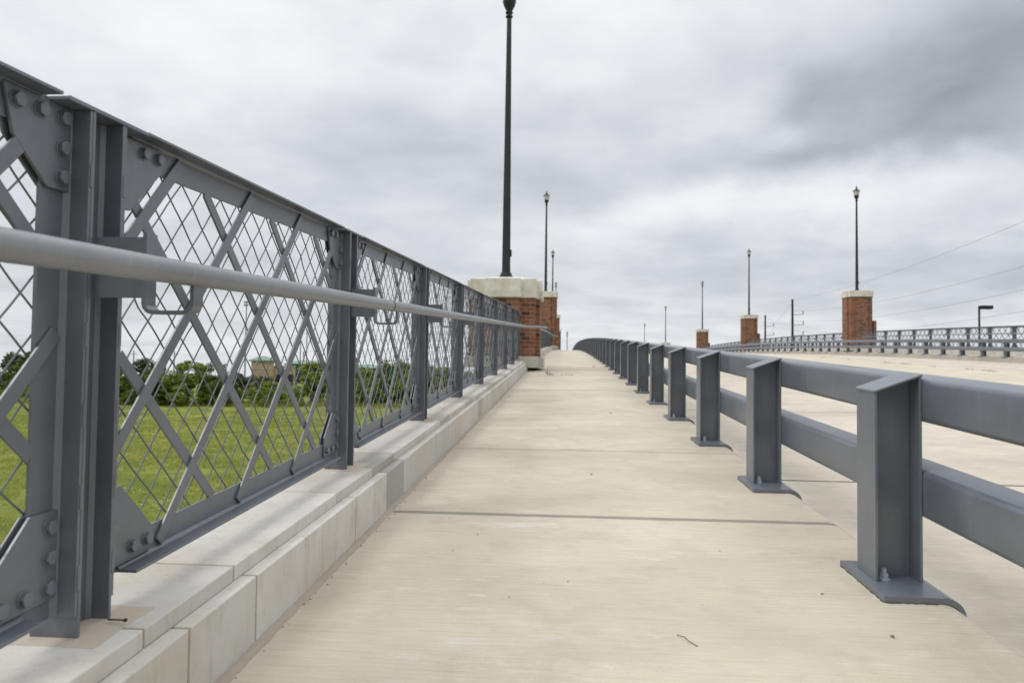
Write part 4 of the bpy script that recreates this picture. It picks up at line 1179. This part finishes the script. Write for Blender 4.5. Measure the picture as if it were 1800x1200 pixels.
zen = math_(nt, 'MULTIPLY', val.outputs[0], 1.25)
base = math_(nt, 'ADD', 0.74, zen)
BL = [((0.385, 0.868, 0.322), (0.130, 0.060), -0.28), ((0.53, 0.765, 0.40), (0.20, 0.08), -0.24), ((0.31, 0.89, 0.262), (0.15, 0.022), -0.13),
      ((0.47, 0.84, 0.26), (0.10, 0.03), -0.14),
      ((-0.22, 0.913, 0.300), (0.26, 0.050), -0.10), ((-0.02, 0.95, 0.255), (0.20, 0.030), -0.06), ((-0.50, 0.767, 0.40), (0.24, 0.14), 0.22), ((0.05, 0.88, 0.43), (0.30, 0.10), 0.15),
      ((0.26, 0.95, 0.205), (0.28, 0.034), 0.17), ((0.295, 0.904, 0.305), (0.040, 0.016), 0.13), ((-0.50, 0.85, 0.10), (0.25, 0.05), -0.03),
      ((0.0, 0.99, 0.125), (0.6, 0.030), -0.03), ((0.45, 0.87, 0.12), (0.2, 0.035), -0.08), ((0.1, 0.99, 0.03), (0.8, 0.040), 0.08)]
acc = base
for c, s, a in BL: acc = math_(nt, 'ADD', acc, blob(c, s, a, 2.0 if a < -0.3 else 1.0))
cb2 = N(nt, 'ShaderNodeMapping'); L(nt, cb.outputs[0], cb2.inputs['Vector']); cb2.inputs['Scale'].default_value = (1.0, 1.0, 1.0); cb2.inputs['Location'].default_value = (3.3, 1.7, 0)
n4 = nz(nt, cb2.outputs[0], 4.2, 6, 0.6, 0.3)
nn = math_(nt, 'ADD', math_(nt, 'MULTIPLY', math_(nt, 'SUBTRACT', n1, 0.5), 0.22), math_(nt, 'MULTIPLY', math_(nt, 'SUBTRACT', ramp(nt, n2, [(0.36, 0.0), (0.64, 1.0)], 'EASE'), 0.5), 0.10))
nn = math_(nt, 'ADD', nn, math_(nt, 'MULTIPLY', math_(nt, 'SUBTRACT', n3, 0.5), 0.10))
nn = math_(nt, 'ADD', nn, math_(nt, 'MULTIPLY', math_(nt, 'SUBTRACT', n4, 0.5), 0.15))
acc = math_(nt, 'ADD', acc, nn)
acc = math_(nt, 'MAXIMUM', acc, 0.24)
bk = N(nt, 'ShaderNodeMapRange'); bk.interpolation_type = 'SMOOTHSTEP'; L(nt, sp.outputs[1], bk.inputs['Value'])
for k, v in zip(range(1, 5), (-0.75, 0.45, 0.85, 1.0)): bk.inputs[k].default_value = v
acc = math_(nt, 'MULTIPLY', acc, bk.outputs[0])
tint = ramp(nt, acc, [(0.25, (0.90, 0.97, 1.11)), (0.60, (0.945, 0.99, 1.07)), (0.9, (0.975, 0.998, 1.025))])
mulc = N(nt, 'ShaderNodeVectorMath'); mulc.operation = 'SCALE'; L(nt, tint, mulc.inputs[0]); L(nt, acc, mulc.inputs['Scale'])
bg2 = N(nt, 'ShaderNodeBackground'); bg2.inputs['Strength'].default_value = 1.0; L(nt, mulc.outputs[0], bg2.inputs['Color'])
ms = N(nt, 'ShaderNodeMixShader'); ms.inputs[0].default_value = 0.95
L(nt, bg1.outputs[0], ms.inputs[1]); L(nt, bg2.outputs[0], ms.inputs[2]); L(nt, ms.outputs[0], out.inputs['Surface'])
sl = bpy.data.lights.new('sun', 'SUN'); sl.energy = 1.2; sl.angle = R(22); sl.color = (1.0, 0.965, 0.91)
so = bpy.data.objects.new('sun', sl); col.objects.link(so)
sd = Vector((math.sin(SUN_AZ)*math.cos(SUN_EL), math.cos(SUN_AZ)*math.cos(SUN_EL), math.sin(SUN_EL)))
so.rotation_euler = sd.to_track_quat('Z', 'Y').to_euler(); so.location = (0, -20, 40)

# ------------------------------------------------------------------ camera
yaw, pitch, roll, f, h = 0.07485, 0.03353, 0.01203, 1231.18, 0.86008
c, s = math.cos(yaw), math.sin(yaw); Rr = Vector((c, s, 0)); F0 = Vector((-s, c, 0))
cp_, sp_ = math.cos(pitch), math.sin(pitch); Fv = F0*cp_ + Vector((0,0,sp_)); Uv = F0*-sp_ + Vector((0,0,cp_))
cr_, sr_ = math.cos(roll), math.sin(roll); R2 = Rr*cr_ + Uv*sr_; U2 = Rr*-sr_ + Uv*cr_
cam = bpy.data.cameras.new('camera'); co = bpy.data.objects.new('camera', cam); col.objects.link(co)
mw = Matrix(((R2.x, U2.x, -Fv.x, 0), (R2.y, U2.y, -Fv.y, 0), (R2.z, U2.z, -Fv.z, h), (0,0,0,1)))
co.matrix_world = mw
cam.sensor_width = 36; cam.lens = f/1800*36; cam.clip_end = 4000; cam.clip_start = 0.05
cam.dof.use_dof = True; cam.dof.focus_distance = 2.6; cam.dof.aperture_fstop = 5.0
scene.camera = co
scene.view_settings.view_transform = 'Standard'; scene.view_settings.look = 'None'
scene.view_settings.exposure = 0.0; scene.view_settings.gamma = 1.0
